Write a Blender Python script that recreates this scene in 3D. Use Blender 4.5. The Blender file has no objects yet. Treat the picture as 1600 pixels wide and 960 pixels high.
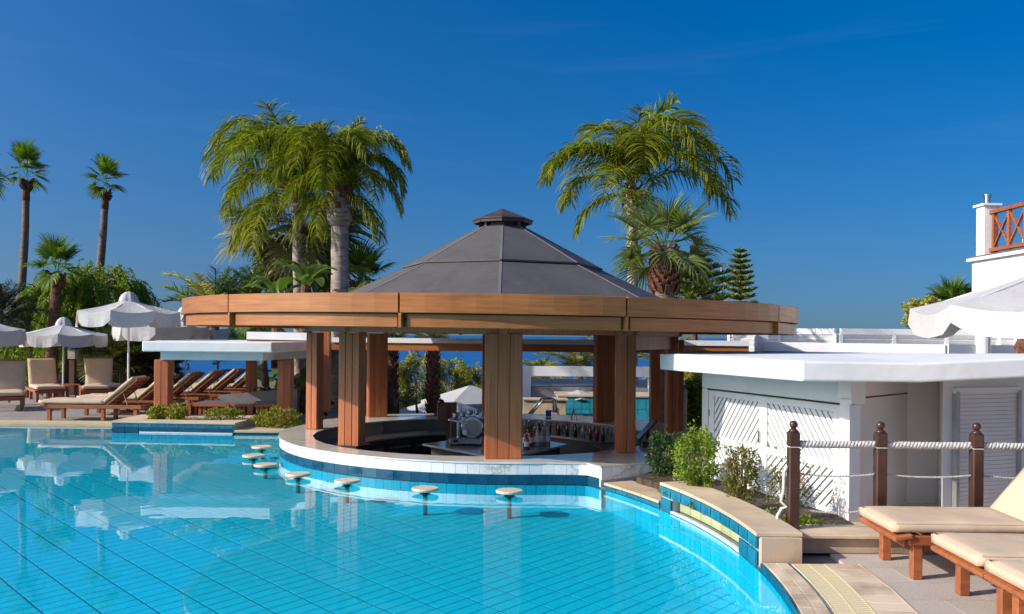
import bpy, math, random
import numpy as np
from mathutils import Vector, Matrix, noise
from mathutils.geometry import tessellate_polygon
random.seed(7); RNG = np.random.default_rng(7)
PI = math.pi; R = math.radians
scn = bpy.context.scene
COL = scn.collection
# ------------------------------------------------------------------ camera
EYE = 1.74; F = 1377.0; ROLL = R(0.5); CR, SR = math.cos(ROLL), math.sin(ROLL)
cam_d = bpy.data.cameras.new("camera"); cam = bpy.data.objects.new("camera", cam_d); COL.objects.link(cam)
cam_d.sensor_width = 36; cam_d.lens = F/1600*36; cam_d.shift_y = 45/1600; cam_d.clip_start = 0.05; cam_d.clip_end = 60000
M3 = Matrix(((CR, -SR, 0), (0, 0, -1), (SR, CR, 0)))      # columns: right, up, back
cam.matrix_world = Matrix.Translation((0, 0, EYE)) @ M3.to_4x4()
scn.camera = cam
# ------------------------------------------------------------------ sky and sun
SUN_EL = R(28.0); SD = Vector((-0.945, -0.33, 0)).normalized()
sun_dir = Vector((SD.x*math.cos(SUN_EL), SD.y*math.cos(SUN_EL), math.sin(SUN_EL)))
world = bpy.data.worlds.new("World"); scn.world = world; world.use_nodes = True
wn = world.node_tree; wn.nodes.clear()
sky = wn.nodes.new("ShaderNodeTexSky"); sky.sky_type = 'NISHITA'; sky.sun_disc = False
sky.sun_elevation = SUN_EL; sky.sun_rotation = math.atan2(SD.x, SD.y)
sky.air_density = 1.0; sky.dust_density = 4.3; sky.ozone_density = 5.0; sky.altitude = 0
wtc = wn.nodes.new("ShaderNodeTexCoord"); wmp = wn.nodes.new("ShaderNodeMapping"); wmp.inputs['Location'].default_value = (0, 0, 0.072)
wnm = wn.nodes.new("ShaderNodeVectorMath"); wnm.operation = 'NORMALIZE'
wn.links.new(wtc.outputs['Generated'], wmp.inputs['Vector']); wn.links.new(wmp.outputs[0], wnm.inputs[0]); wn.links.new(wnm.outputs[0], sky.inputs['Vector'])
hs = wn.nodes.new("ShaderNodeHueSaturation"); hs.inputs['Saturation'].default_value = 1.43; hs.inputs['Value'].default_value = 1.0
tint = wn.nodes.new("ShaderNodeMix"); tint.data_type = 'RGBA'; tint.blend_type = 'MULTIPLY'; tint.inputs[0].default_value = 1.0; tint.inputs[7].default_value = (1.0, 1.08, 1.2, 1)
# thin high cirrus
cmp_ = wn.nodes.new("ShaderNodeMapping"); cmp_.inputs['Scale'].default_value = (1.2, 1.2, 14.0); cno = wn.nodes.new("ShaderNodeTexNoise"); cno.inputs['Scale'].default_value = 2.2; cno.inputs['Detail'].default_value = 6; cno.inputs['Distortion'].default_value = 0.6
crp = wn.nodes.new("ShaderNodeValToRGB"); crp.color_ramp.elements[0].position = 0.56; crp.color_ramp.elements[1].position = 0.86; crp.color_ramp.elements[1].color = (0.035, 0.035, 0.035, 1)
cld = wn.nodes.new("ShaderNodeMix"); cld.data_type = 'RGBA'; cld.inputs[7].default_value = (4.2, 5.0, 6.0, 1)
wn.links.new(wtc.outputs['Generated'], cmp_.inputs['Vector']); wn.links.new(cmp_.outputs[0], cno.inputs['Vector']); wn.links.new(cno.outputs['Fac'], crp.inputs[0]); wn.links.new(crp.outputs[0], cld.inputs[0])
bg = wn.nodes.new("ShaderNodeBackground"); bg.inputs['Strength'].default_value = 0.125
wo = wn.nodes.new("ShaderNodeOutputWorld")
wn.links.new(sky.outputs[0], hs.inputs['Color']); wn.links.new(hs.outputs[0], tint.inputs[6]); wn.links.new(tint.outputs[2], cld.inputs[6]); wn.links.new(cld.outputs[2], bg.inputs['Color']); wn.links.new(bg.outputs[0], wo.inputs['Surface'])
sl = bpy.data.lights.new("sun", 'SUN'); sl.energy = 5.0; sl.angle = R(0.5); sl.color = (1.0, 0.93, 0.83)
so = bpy.data.objects.new("sun", sl); COL.objects.link(so)
so.rotation_euler = sun_dir.to_track_quat('Z', 'Y').to_euler(); so.location = (-20, -8, 14)
scn.view_settings.view_transform = 'Standard'; scn.view_settings.look = 'None'
scn.view_settings.exposure = 0.0; scn.view_settings.gamma = 1.0
scn.cycles.max_bounces = 8; scn.cycles.transparent_max_bounces = 10; scn.cycles.caustics_reflective = False
# ------------------------------------------------------------------ helpers
def ray(px, py):
    u = (px-800)/F; w = -(py-525)/F
    return (u*CR - w*SR, u*SR + w*CR)
def G(px, py, z=0.0):
    X, Z = ray(px, py); t = (z-EYE)/Z
    return Vector((X*t, t, z))
def A(px, py, Y):
    X, Z = ray(px, py)
    return Vector((X*Y, Y, EYE+Z*Y))
def tag(o, label=None, cat=None, group=None, kind=None):
    if label: o['label'] = label
    if cat: o['category'] = cat
    if group: o['group'] = group
    if kind: o['kind'] = kind
    return o
def empty(name, loc=(0, 0, 0), rz=0.0, label=None, cat=None, group=None, kind=None):
    o = bpy.data.objects.new(name, None); COL.objects.link(o)
    o.location = loc; o.rotation_euler = (0, 0, rz); o.empty_display_size = 0.2
    return tag(o, label, cat, group, kind)
def root_of(o):
    while o.parent: o = o.parent
    return o
class MB:
    def __init__(s): s.v = []; s.f = []
    def add(s, vs, fs):
        n = len(s.v); s.v.extend([tuple(p) for p in vs]); s.f.extend([tuple(i+n for i in f) for f in fs]); return s
    def box(s, c, d, rz=0.0, m=None):
        hx, hy, hz = d[0]/2, d[1]/2, d[2]/2
        P = [Vector((x, y, z)) for z in (-hz, hz) for (x, y) in ((-hx, -hy), (hx, -hy), (hx, hy), (-hx, hy))]
        if m is None: m = Matrix.Rotation(rz, 3, 'Z')
        P = [m @ p + Vector(c) for p in P]
        return s.add(P, [(3, 2, 1, 0), (4, 5, 6, 7), (0, 1, 5, 4), (1, 2, 6, 5), (2, 3, 7, 6), (3, 0, 4, 7)])
    def bar(s, a, b, w, h, up=(0, 0, 1)):
        a = Vector(a); b = Vector(b); d = b-a; L = d.length; x = d.normalized(); u = Vector(up)
        y = u.cross(x)
        if y.length < 1e-4: y = Vector((0, 1, 0)).cross(x)
        y.normalize(); z = x.cross(y)
        m = Matrix((x, y, z)).transposed()
        return s.box((a+b)/2, (L, w, h), m=m)
    def prism(s, poly, z0, z1, holes=()):
        """horizontal polygon (with holes) extruded; z0/z1 numbers or functions of (x,y)"""
        f0 = z0 if callable(z0) else (lambda x, y: z0)
        f1 = z1 if callable(z1) else (lambda x, y: z1)
        loops = [list(poly)]+[list(h) for h in holes]
        flat = [p for l in loops for p in l]; n = len(flat)
        tris = tessellate_polygon([[Vector((p[0], p[1], 0)) for p in l] for l in loops])
        vs = [(p[0], p[1], f0(p[0], p[1])) for p in flat]+[(p[0], p[1], f1(p[0], p[1])) for p in flat]
        fs = []
        for t in tris:
            a, b, c = (Vector(flat[i][:2]) for i in t)
            ccw = (b-a).cross(c-a) > 0 if hasattr((b-a), 'cross') else True
            t = tuple(t) if ccw else tuple(reversed(t))
            fs.append(tuple(i+n for i in t)); fs.append(tuple(reversed(t)))
        k = 0
        for li, l in enumerate(loops):
            m = len(l)
            area = sum(l[i][0]*l[(i+1) % m][1]-l[(i+1) % m][0]*l[i][1] for i in range(m))
            pos = (area > 0) == (li == 0)
            for i in range(m):
                a, b = k+i, k+(i+1) % m
                fs.append((a, b, b+n, a+n) if pos else (b, a, a+n, b+n))
            k += m
        return s.add(vs, fs)
    def tube(s, pts, r, n=8, cap=True):
        pts = [Vector(p) for p in pts]; m = len(pts)
        rr = r if isinstance(r, (list, tuple)) else [r]*m
        vs = []; ref = None
        for i, p in enumerate(pts):
            t = (pts[min(i+1, m-1)]-pts[max(i-1, 0)]).normalized()
            if ref is None: ref = t.orthogonal().normalized()
            ref = (ref - t*ref.dot(t)).normalized(); b = t.cross(ref)
            for k in range(n):
                a = 2*PI*k/n; vs.append(p + (ref*math.cos(a)+b*math.sin(a))*rr[i])
        fs = [(i*n+k, i*n+(k+1) % n, (i+1)*n+(k+1) % n, (i+1)*n+k) for i in range(m-1) for k in range(n)]
        if cap: fs += [tuple(range(n-1, -1, -1)), tuple((m-1)*n+k for k in range(n))]
        return s.add(vs, fs)
    def lathe(s, prof, n=16, c=(0, 0, 0), a0=0.0):
        vs = []
        for (r, z) in prof:
            for k in range(n):
                a = a0+2*PI*k/n; vs.append((c[0]+r*math.cos(a), c[1]+r*math.sin(a), c[2]+z))
        m = len(prof)
        fs = [(i*n+k, i*n+(k+1) % n, (i+1)*n+(k+1) % n, (i+1)*n+k) for i in range(m-1) for k in range(n)]
        fs += [tuple(range(n-1, -1, -1)), tuple((m-1)*n+k for k in range(n))]
        return s.add(vs, fs)
    def arcbox(s, c, r0, r1, a0, a1, z0, z1, n=6, tilt=None):
        """curved bar round centre c between radii and angles"""
        vs = []
        for i in range(n+1):
            a = a0+(a1-a0)*i/n
            for (r, z) in ((r0, z0), (r1, z0), (r1, z1), (r0, z1)):
                x, y = c[0]+r*math.cos(a), c[1]+r*math.sin(a)
                vs.append((x, y, z+(tilt(x) if tilt else 0)))
        fs = []
        for i in range(n):
            b = 4*i
            for k in range(4):
                fs.append((b+k, b+4+k, b+4+(k+1) % 4, b+(k+1) % 4))
        fs += [(0, 1, 2, 3), (4*n+3, 4*n+2, 4*n+1, 4*n)]
        if a1 < a0: fs = [tuple(reversed(f)) for f in fs]
        return s.add(vs, fs)
    def mesh(s, name, smooth=False, sub=(0, 0, 0)):
        me = bpy.data.meshes.new(name)
        vs = s.v if sub == (0, 0, 0) else [(p[0]-sub[0], p[1]-sub[1], p[2]-sub[2]) for p in s.v]
        me.from_pydata(vs, [], s.f); me.update()
        if smooth: me.polygons.foreach_set('use_smooth', [True]*len(me.polygons))
        return me
    def build(s, name, mat, parent=None, smooth=False, bevel=0.0, seg=1, local=False):
        sub = (0, 0, 0)
        if parent is not None and not local: sub = tuple(root_of(parent).location)
        me = s.mesh(name, smooth, sub); me.materials.append(mat)
        o = bpy.data.objects.new(name, me); COL.objects.link(o)
        if parent is not None: o.parent = parent
        if bevel > 0:
            bv = o.modifiers.new('bevel', 'BEVEL'); bv.width = bevel; bv.segments = seg; bv.limit_method = 'ANGLE'; bv.angle_limit = R(40)
        return o
def put(name, me, parent, loc=(0, 0, 0), rot=(0, 0, 0), sc=(1, 1, 1), world=True):
    """object sharing a mesh, placed under a parent"""
    o = bpy.data.objects.new(name, me); COL.objects.link(o)
    sub = Vector(root_of(parent).location) if (parent is not None and world) else Vector((0, 0, 0))
    o.location = Vector(loc)-sub; o.rotation_euler = rot; o.scale = sc
    if parent is not None: o.parent = parent
    return o
def copy_tree(o, parent=None):
    c = o.copy(); COL.objects.link(c); c.parent = parent
    for ch in list(o.children): copy_tree(ch, c)
    return c
def np_mesh(name, V, Fq, mat):
    me = bpy.data.meshes.new(name); n = len(Fq); k = Fq.shape[1]
    me.vertices.add(len(V)); me.vertices.foreach_set('co', V.astype(np.float32).ravel())
    me.loops.add(n*k); me.loops.foreach_set('vertex_index', Fq.astype(np.int32).ravel())
    me.polygons.add(n); me.polygons.foreach_set('loop_start', np.arange(0, n*k, k, dtype=np.int32))
    me.update(calc_edges=True); me.validate(); me.materials.append(mat)
    return me
def np_obj(name, V, Fq, mat, parent=None):
    o = bpy.data.objects.new(name, np_mesh(name, V, Fq, mat)); COL.objects.link(o)
    if parent is not None: o.parent = parent
    return o
# ------------------------------------------------------------------ materials
def nodes(name):
    m = bpy.data.materials.new(name); m.use_nodes = True; t = m.node_tree
    return m, t, t.nodes['Principled BSDF'], t.nodes['Material Output']
def mapping(t, scale=(1, 1, 1), coord='Object'):
    tc = t.nodes.new('ShaderNodeTexCoord'); mp = t.nodes.new('ShaderNodeMapping'); mp.inputs['Scale'].default_value = scale
    t.links.new(tc.outputs[coord], mp.inputs['Vector']); return mp.outputs[0]
def noi(t, vec, scale, detail=4, rough=0.55):
    n = t.nodes.new('ShaderNodeTexNoise'); n.inputs['Scale'].default_value = scale; n.inputs['Detail'].default_value = detail; n.inputs['Roughness'].default_value = rough
    if vec is not None: t.links.new(vec, n.inputs['Vector'])
    return n.outputs['Fac']
def ramp(t, fac, stops):
    r = t.nodes.new('ShaderNodeValToRGB'); e = r.color_ramp.elements
    while len(e) < len(stops): e.new(0.5)
    for i, (p, c) in enumerate(stops): e[i].position = p; e[i].color = (c[0], c[1], c[2], 1)
    t.links.new(fac, r.inputs[0]); return r.outputs[0]
def mixc(t, a, b, fac, mode='MIX'):
    m = t.nodes.new('ShaderNodeMix'); m.data_type = 'RGBA'; m.blend_type = mode
    for sock, v in ((m.inputs[6], a), (m.inputs[7], b)):
        if isinstance(v, tuple): sock.default_value = (v[0], v[1], v[2], 1)
        else: t.links.new(v, sock)
    if isinstance(fac, (int, float)): m.inputs[0].default_value = fac
    else: t.links.new(fac, m.inputs[0])
    return m.outputs[2]
def bump(t, p, h, strength=0.3, dist=0.01):
    b = t.nodes.new('ShaderNodeBump'); b.inputs['Strength'].default_value = strength; b.inputs['Distance'].default_value = dist
    t.links.new(h, b.inputs['Height']); t.links.new(b.outputs[0], p.inputs['Normal'])
def tone(t, amount):
    oi = t.nodes.new('ShaderNodeObjectInfo'); mr = t.nodes.new('ShaderNodeMapRange')
    mr.inputs['To Min'].default_value = 1-amount; mr.inputs['To Max'].default_value = 1+amount
    t.links.new(oi.outputs['Random'], mr.inputs['Value']); return mr.outputs[0]
def vmul(t, col, fac):
    v = t.nodes.new('ShaderNodeVectorMath'); v.operation = 'SCALE'; t.links.new(col, v.inputs[0]); t.links.new(fac, v.inputs['Scale']); return v.outputs[0]
def surf(name, c1, c2, scale=3.0, rough=0.7, bs=0.0, bscale=40, bdist=0.01, vec=(1, 1, 1), vary=0.0, detail=5, lo=0.35, hi=0.65, metal=0.0, spec=0.5, coat=0.0, coord='Object'):
    m, t, p, o = nodes(name); v = mapping(t, vec, coord); f = noi(t, v, scale, detail)
    c = ramp(t, f, [(lo, c1), (hi, c2)])
    if vary: c = vmul(t, c, tone(t, vary))
    t.links.new(c, p.inputs['Base Color']); p.inputs['Roughness'].default_value = rough; p.inputs['Metallic'].default_value = metal
    p.inputs['Specular IOR Level'].default_value = spec; p.inputs['Coat Weight'].default_value = coat
    if bs: bump(t, p, noi(t, v, bscale, 4), bs, bdist)
    return m
def leafmat(name, dark, mid, light, trans=0.32, rough=0.5, nscale=1.2):
    m, t, p, o = nodes(name); g = t.nodes.new('ShaderNodeNewGeometry')
    c = ramp(t, g.outputs['Random Per Island'], [(0.0, dark), (0.5, mid), (1.0, light)])
    v = mapping(t); f = noi(t, v, nscale, 3)
    c = mixc(t, c, mid, f)
    c = vmul(t, c, tone(t, 0.18))
    t.links.new(c, p.inputs['Base Color']); p.inputs['Roughness'].default_value = rough; p.inputs['Specular IOR Level'].default_value = 0.4
    tr = t.nodes.new('ShaderNodeBsdfTranslucent'); tc = mixc(t, c, (1.0, 1.25, 0.35), 1.0, 'MULTIPLY'); t.links.new(tc, tr.inputs['Color'])
    ms = t.nodes.new('ShaderNodeMixShader'); ms.inputs[0].default_value = trans
    t.links.new(p.outputs[0], ms.inputs[1]); t.links.new(tr.outputs[0], ms.inputs[2]); t.links.new(ms.outputs[0], o.inputs['Surface'])
    return m
def wood(name, c1, c2, c3, vec, rough=0.5, vary=0.10, bs=0.15):
    m, t, p, o = nodes(name); v = mapping(t, vec)
    oi = t.nodes.new('ShaderNodeObjectInfo'); ad = t.nodes.new('ShaderNodeVectorMath'); ad.operation = 'ADD'
    sc_ = t.nodes.new('ShaderNodeMath'); sc_.operation = 'MULTIPLY'; sc_.inputs[1].default_value = 37.0
    t.links.new(oi.outputs['Random'], sc_.inputs[0]); t.links.new(v, ad.inputs[0]); t.links.new(sc_.outputs[0], ad.inputs[1])
    f = noi(t, ad.outputs[0], 1.0, 6, 0.65); c = ramp(t, f, [(0.28, c1), (0.5, c2), (0.72, c3)])
    v2 = mapping(t, (0.8, 0.8, 0.8)); f2 = noi(t, v2, 1.4, 3); c = mixc(t, c, c1, ramp(t, f2, [(0.5, (0, 0, 0)), (0.9, (0.6, 0.6, 0.6))]))
    c = vmul(t, c, tone(t, vary)); t.links.new(c, p.inputs['Base Color']); p.inputs['Roughness'].default_value = rough
    bump(t, p, f, bs, 0.004); return m
WH = wood('wood_grain_horizontal', (0.27, 0.090, 0.022), (0.41, 0.145, 0.034), (0.50, 0.195, 0.052), (1.6, 1.6, 34), 0.42)
WV = wood('wood_grain_vertical', (0.31, 0.085, 0.027), (0.45, 0.135, 0.044), (0.56, 0.19, 0.066), (38, 38, 1.3), 0.42)
WD = wood('wood_dark', (0.05, 0.018, 0.010), (0.085, 0.030, 0.016), (0.12, 0.045, 0.024), (20, 20, 2), 0.5)
WL = wood('lounger_wood', (0.22, 0.062, 0.022), (0.34, 0.105, 0.038), (0.42, 0.145, 0.055), (4, 22, 22), 0.45, 0.12)
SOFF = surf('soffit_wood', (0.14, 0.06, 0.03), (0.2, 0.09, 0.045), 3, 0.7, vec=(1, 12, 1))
STUC = surf('white_stucco', (0.76, 0.755, 0.74), (0.84, 0.835, 0.82), 2.0, 0.85, 0.22, 9, 0.02)
WPAINT = surf('white_paint', (0.76, 0.76, 0.76), (0.83, 0.83, 0.83), 3, 0.55, 0.05, 60)
WPAL = surf('shutter_paint', (0.83, 0.77, 0.71), (0.86, 0.80, 0.74), 3, 0.55)
def roof_mat():
    m, t, p, o = nodes('grey_roof_felt'); v = mapping(t, (1, 1, 1)); f = noi(t, v, 1.8, 5); f2 = noi(t, v, 190, 2)
    c = ramp(t, f, [(0.3, (0.078, 0.070, 0.068)), (0.7, (0.112, 0.100, 0.095))]); st_ = noi(t, mapping(t, (9, 9, 0.7)), 1.0, 4); c = mixc(t, c, (0.15, 0.135, 0.13), ramp(t, st_, [(0.5, (0, 0, 0)), (0.75, (0.35, 0.35, 0.35))])); c = mixc(t, c, (0.16, 0.15, 0.15), ramp(t, f2, [(0.5, (0, 0, 0)), (0.8, (0.5, 0.5, 0.5))]))
    t.links.new(vmul(t, c, tone(t, 0.05)), p.inputs['Base Color']); p.inputs['Roughness'].default_value = 0.72; bump(t, p, f2, 0.25, 0.004); return m
ROOF = roof_mat()
MARB = surf('marble_top', (0.60, 0.56, 0.50), (0.76, 0.72, 0.66), 2.2, 0.14, detail=8, vary=0.03)
def marble():
    m, t, p, o = nodes('white_marble_tile'); v = t.nodes.new('ShaderNodeNewGeometry').outputs['Position']; f = noi(t, v, 0.9, 6, 0.6)
    w = t.nodes.new('ShaderNodeMath'); w.operation = 'ABSOLUTE'; s_ = t.nodes.new('ShaderNodeMath'); s_.operation = 'SUBTRACT'; s_.inputs[1].default_value = 0.5
    t.links.new(f, s_.inputs[0]); t.links.new(s_.outputs[0], w.inputs[0])
    c = ramp(t, w.outputs[0], [(0.0, (0.45, 0.44, 0.42)), (0.015, (0.72, 0.71, 0.69)), (0.05, (0.80, 0.79, 0.77))])
    t.links.new(vmul(t, c, tone(t, 0.04)), p.inputs['Base Color']); p.inputs['Roughness'].default_value = 0.18; return m
WTILE = marble()
def glaze(name, c1, c2, vary=0.12, rough=0.12):
    return surf(name, c1, c2, 9, rough, 0.08, 25, 0.004, vary=vary)
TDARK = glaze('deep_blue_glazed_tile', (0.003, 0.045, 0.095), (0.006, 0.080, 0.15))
TBLUE = glaze('blue_glazed_tile', (0.006, 0.11, 0.18), (0.02, 0.20, 0.29), 0.18)
TPOOL = glaze('aqua_floor_tile', (0.001, 0.60, 0.78), (0.001, 0.68, 0.86), 0.06, 0.4)
TWALL = glaze('aqua_wall_tile', (0.006, 0.48, 0.66), (0.010, 0.56, 0.74), 0.08, 0.4)
GROUT = surf('pool_grout', (0.004, 0.10, 0.17), (0.006, 0.13, 0.21), 5, 0.9)
GROUTW = surf('pale_grout', (0.45, 0.5, 0.52), (0.55, 0.6, 0.6), 5, 0.9)
TCREAM = surf('cream_green_tile', (0.42, 0.44, 0.22), (0.5, 0.5, 0.28), 6, 0.3, vary=0.1)
SAND = surf('sandstone_coping', (0.52, 0.38, 0.25), (0.66, 0.51, 0.35), 2.6, 0.75, 0.25, 70, 0.004, vary=0.06, detail=8)
SANDW = surf('weathered_sandstone', (0.30, 0.21, 0.14), (0.56, 0.42, 0.29), 3.0, 0.8, 0.3, 40, 0.006, vary=0.06, detail=8, lo=0.35, hi=0.6)
PAV = surf('beige_paving', (0.34, 0.225, 0.13), (0.72, 0.57, 0.41), 2.4, 0.75, 0.25, 60, 0.004, vary=0.10, detail=9, lo=0.30, hi=0.56)
def granite(name, c1, c2, c3):
    m, t, p, o = nodes(name); v = mapping(t); f = noi(t, v, 120, 3, 0.8); c = ramp(t, f, [(0.38, c1), (0.5, c2), (0.62, c3)])
    f2 = noi(t, v, 2.0, 5); c = mixc(t, c, c1, ramp(t, f2, [(0.45, (0, 0, 0)), (0.8, (0.4, 0.4, 0.4))]))
    t.links.new(vmul(t, c, tone(t, 0.07)), p.inputs['Base Color']); p.inputs['Roughness'].default_value = 0.85; bump(t, p, f, 0.3, 0.004); return m
GRAN = granite('grey_granite', (0.34, 0.285, 0.235), (0.52, 0.45, 0.385), (0.68, 0.60, 0.53))
DECKM = granite('deck_stone', (0.22, 0.19, 0.165), (0.30, 0.265, 0.23), (0.38, 0.34, 0.30))
GRATE = surf('cream_plastic_grate', (0.72, 0.60, 0.36), (0.80, 0.68, 0.42), 6, 0.5)
DARKGAP = surf('dark_channel', (0.03, 0.03, 0.03), (0.05, 0.05, 0.05), 4, 0.9)
CUSH = surf('beige_canvas', (0.58, 0.43, 0.295), (0.65, 0.49, 0.34), 4, 0.9, 0.25, 7, 0.02, vary=0.04)
def canvas_mat():
    m, t, p, o = nodes('white_canvas'); v = mapping(t); c = ramp(t, noi(t, v, 2, 5), [(0.35, (0.54, 0.525, 0.51)), (0.65, (0.60, 0.585, 0.57))])
    t.links.new(c, p.inputs['Base Color']); p.inputs['Roughness'].default_value = 0.9; bump(t, p, noi(t, v, 6, 4), 0.5, 0.03)
    tr = t.nodes.new('ShaderNodeBsdfTranslucent'); tr.inputs['Color'].default_value = (0.62, 0.56, 0.50, 1); ms = t.nodes.new('ShaderNodeMixShader'); ms.inputs[0].default_value = 0.16
    t.links.new(p.outputs[0], ms.inputs[1]); t.links.new(tr.outputs[0], ms.inputs[2]); t.links.new(ms.outputs[0], o.inputs['Surface']); return m
CANV = canvas_mat()
STEEL = surf('brushed_steel', (0.45, 0.45, 0.46), (0.6, 0.6, 0.6), 20, 0.28, metal=1.0)
GREYM = surf('grey_metal', (0.35, 0.34, 0.33), (0.45, 0.44, 0.43), 5, 0.4, metal=0.6)
POLE = surf('white_pole', (0.7, 0.7, 0.7), (0.78, 0.78, 0.77), 5, 0.35)
BLACKM = surf('black_metal', (0.02, 0.018, 0.016), (0.035, 0.03, 0.028), 8, 0.4)
BROWNP = surf('brown_painted_post', (0.050, 0.022, 0.016), (0.075, 0.035, 0.026), 6, 0.28, 0.06, 50)
def ropemat():
    m, t, p, o = nodes('white_rope'); v = mapping(t, (1, 1, 1)); w = t.nodes.new('ShaderNodeTexWave'); w.wave_type = 'BANDS'; w.bands_direction = 'DIAGONAL'
    w.inputs['Scale'].default_value = 22; w.inputs['Distortion'].default_value = 0.6; t.links.new(v, w.inputs['Vector'])
    c = ramp(t, w.outputs['Fac'], [(0.1, (0.33, 0.31, 0.30)), (0.45, (0.72, 0.69, 0.66))]); t.links.new(c, p.inputs['Base Color']); p.inputs['Roughness'].default_value = 0.9
    bump(t, p, w.outputs['Fac'], 0.8, 0.01); return m
ROPE = ropemat()
SOIL = surf('soil', (0.035, 0.024, 0.016), (0.10, 0.07, 0.05), 14, 0.95, 0.8, 30, 0.03)
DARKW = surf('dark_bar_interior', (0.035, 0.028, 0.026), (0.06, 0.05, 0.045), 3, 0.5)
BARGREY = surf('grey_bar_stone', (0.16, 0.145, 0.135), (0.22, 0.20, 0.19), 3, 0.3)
MTOP = surf('pale_worktop', (0.42, 0.42, 0.43), (0.52, 0.52, 0.53), 3, 0.1)
G_QUEEN = leafmat('queen_palm_leaf', (0.045, 0.07, 0.007), (0.19, 0.22, 0.014), (0.66, 0.55, 0.05), 0.42)
G_FAN = leafmat('fan_palm_leaf', (0.04, 0.095, 0.012), (0.13, 0.22, 0.026), (0.33, 0.38, 0.08), 0.32)
G_FANPALE = leafmat('pale_fan_leaf', (0.10, 0.13, 0.035), (0.21, 0.26, 0.07), (0.46, 0.46, 0.20), 0.25)
G_FANOLD = leafmat('old_fan_leaf', (0.08, 0.08, 0.022), (0.20, 0.19, 0.06), (0.42, 0.36, 0.16), 0.25)
G_WEEP = leafmat('weeping_leaf', (0.07, 0.11, 0.008), (0.20, 0.27, 0.018), (0.42, 0.46, 0.04), 0.4)
G_BUSHD = leafmat('dark_bush_leaf', (0.014, 0.035, 0.008), (0.035, 0.075, 0.016), (0.10, 0.15, 0.035), 0.15, 0.35)
G_BUSHL = leafmat('light_bush_leaf', (0.07, 0.11, 0.010), (0.18, 0.25, 0.020), (0.38, 0.42, 0.04), 0.32)
G_BUSHY = leafmat('yellow_bush_leaf', (0.10, 0.12, 0.010), (0.30, 0.31, 0.025), (0.62, 0.52, 0.06), 0.3)
G_BUSHR = leafmat('reddish_bush_leaf', (0.06, 0.09, 0.015), (0.16, 0.18, 0.03), (0.42, 0.17, 0.08), 0.25)
G_OLIVE = leafmat('olive_leaf', (0.12, 0.13, 0.018), (0.34, 0.31, 0.04), (0.62, 0.50, 0.14), 0.3)
G_BANANA = leafmat('banana_leaf', (0.06, 0.11, 0.012), (0.10, 0.17, 0.02), (0.18, 0.25, 0.04), 0.35, 0.35)
G_PINE = leafmat('norfolk_pine_needle', (0.07, 0.11, 0.018), (0.20, 0.26, 0.045), (0.48, 0.46, 0.10), 0.2)
G_SPIKY = leafmat('spiky_leaf', (0.012, 0.022, 0.012), (0.030, 0.045, 0.022), (0.10, 0.09, 0.05), 0.1)
G_GREY = leafmat('grey_palm_leaf', (0.04, 0.05, 0.016), (0.11, 0.12, 0.04), (0.34, 0.30, 0.13), 0.2)
BARK = surf('palm_bark', (0.13, 0.085, 0.062), (0.24, 0.17, 0.13), 1.0, 0.9, 0.6, 1.0, 0.03, vec=(5, 5, 38), vary=0.06)
BARKW = surf('pale_palm_bark', (0.20, 0.155, 0.125), (0.42, 0.35, 0.30), 1.0, 0.9, 0.5, 1.0, 0.03, vec=(4, 4, 20), vary=0.05)
BARKR = surf('fibrous_bark', (0.07, 0.030, 0.017), (0.26, 0.11, 0.06), 14, 0.95, 0.9, 14, 0.05)
# ------------------------------------------------------------------ setting: sea, terrain, ground
EC = (-5.63, 6.65); ER = 7.5                        # pool's curved right edge
def epos(Y, off=0.0):
    r = ER+off; return (EC[0]+math.sqrt(max(r*r-(Y-EC[1])**2, 0)), Y)
def eang(Y): return math.asin((Y-EC[1])/ER)
BC = (-0.05, 13.72); BR = 3.43                      # bar counter's outer arc
IC = (-0.40, 13.30); IR = 2.55                      # bar counter's inner circle
bar_arc = [(BC[0]+BR*math.cos(a), BC[1]+BR*math.sin(a)) for a in np.linspace(PI, 1.5*PI+R(8), 40)]
bar_front = bar_arc+[(0.90, 10.30), (1.03, 10.06)]
E_Y = list(np.linspace(10.06, -0.4, 60))
e_edge = [epos(y) for y in E_Y]
pool_poly = [(-20, -0.4), (-20, 16.4), (-6.95, 16.4), (-6.95, 15.35), (-4.78, 15.2), (-3.42, 15.2)]+bar_front+e_edge[1:]
def floor_z(x, y): return -min(max(0.20+0.066*(10.3-y), 0.13), 0.52)
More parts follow.
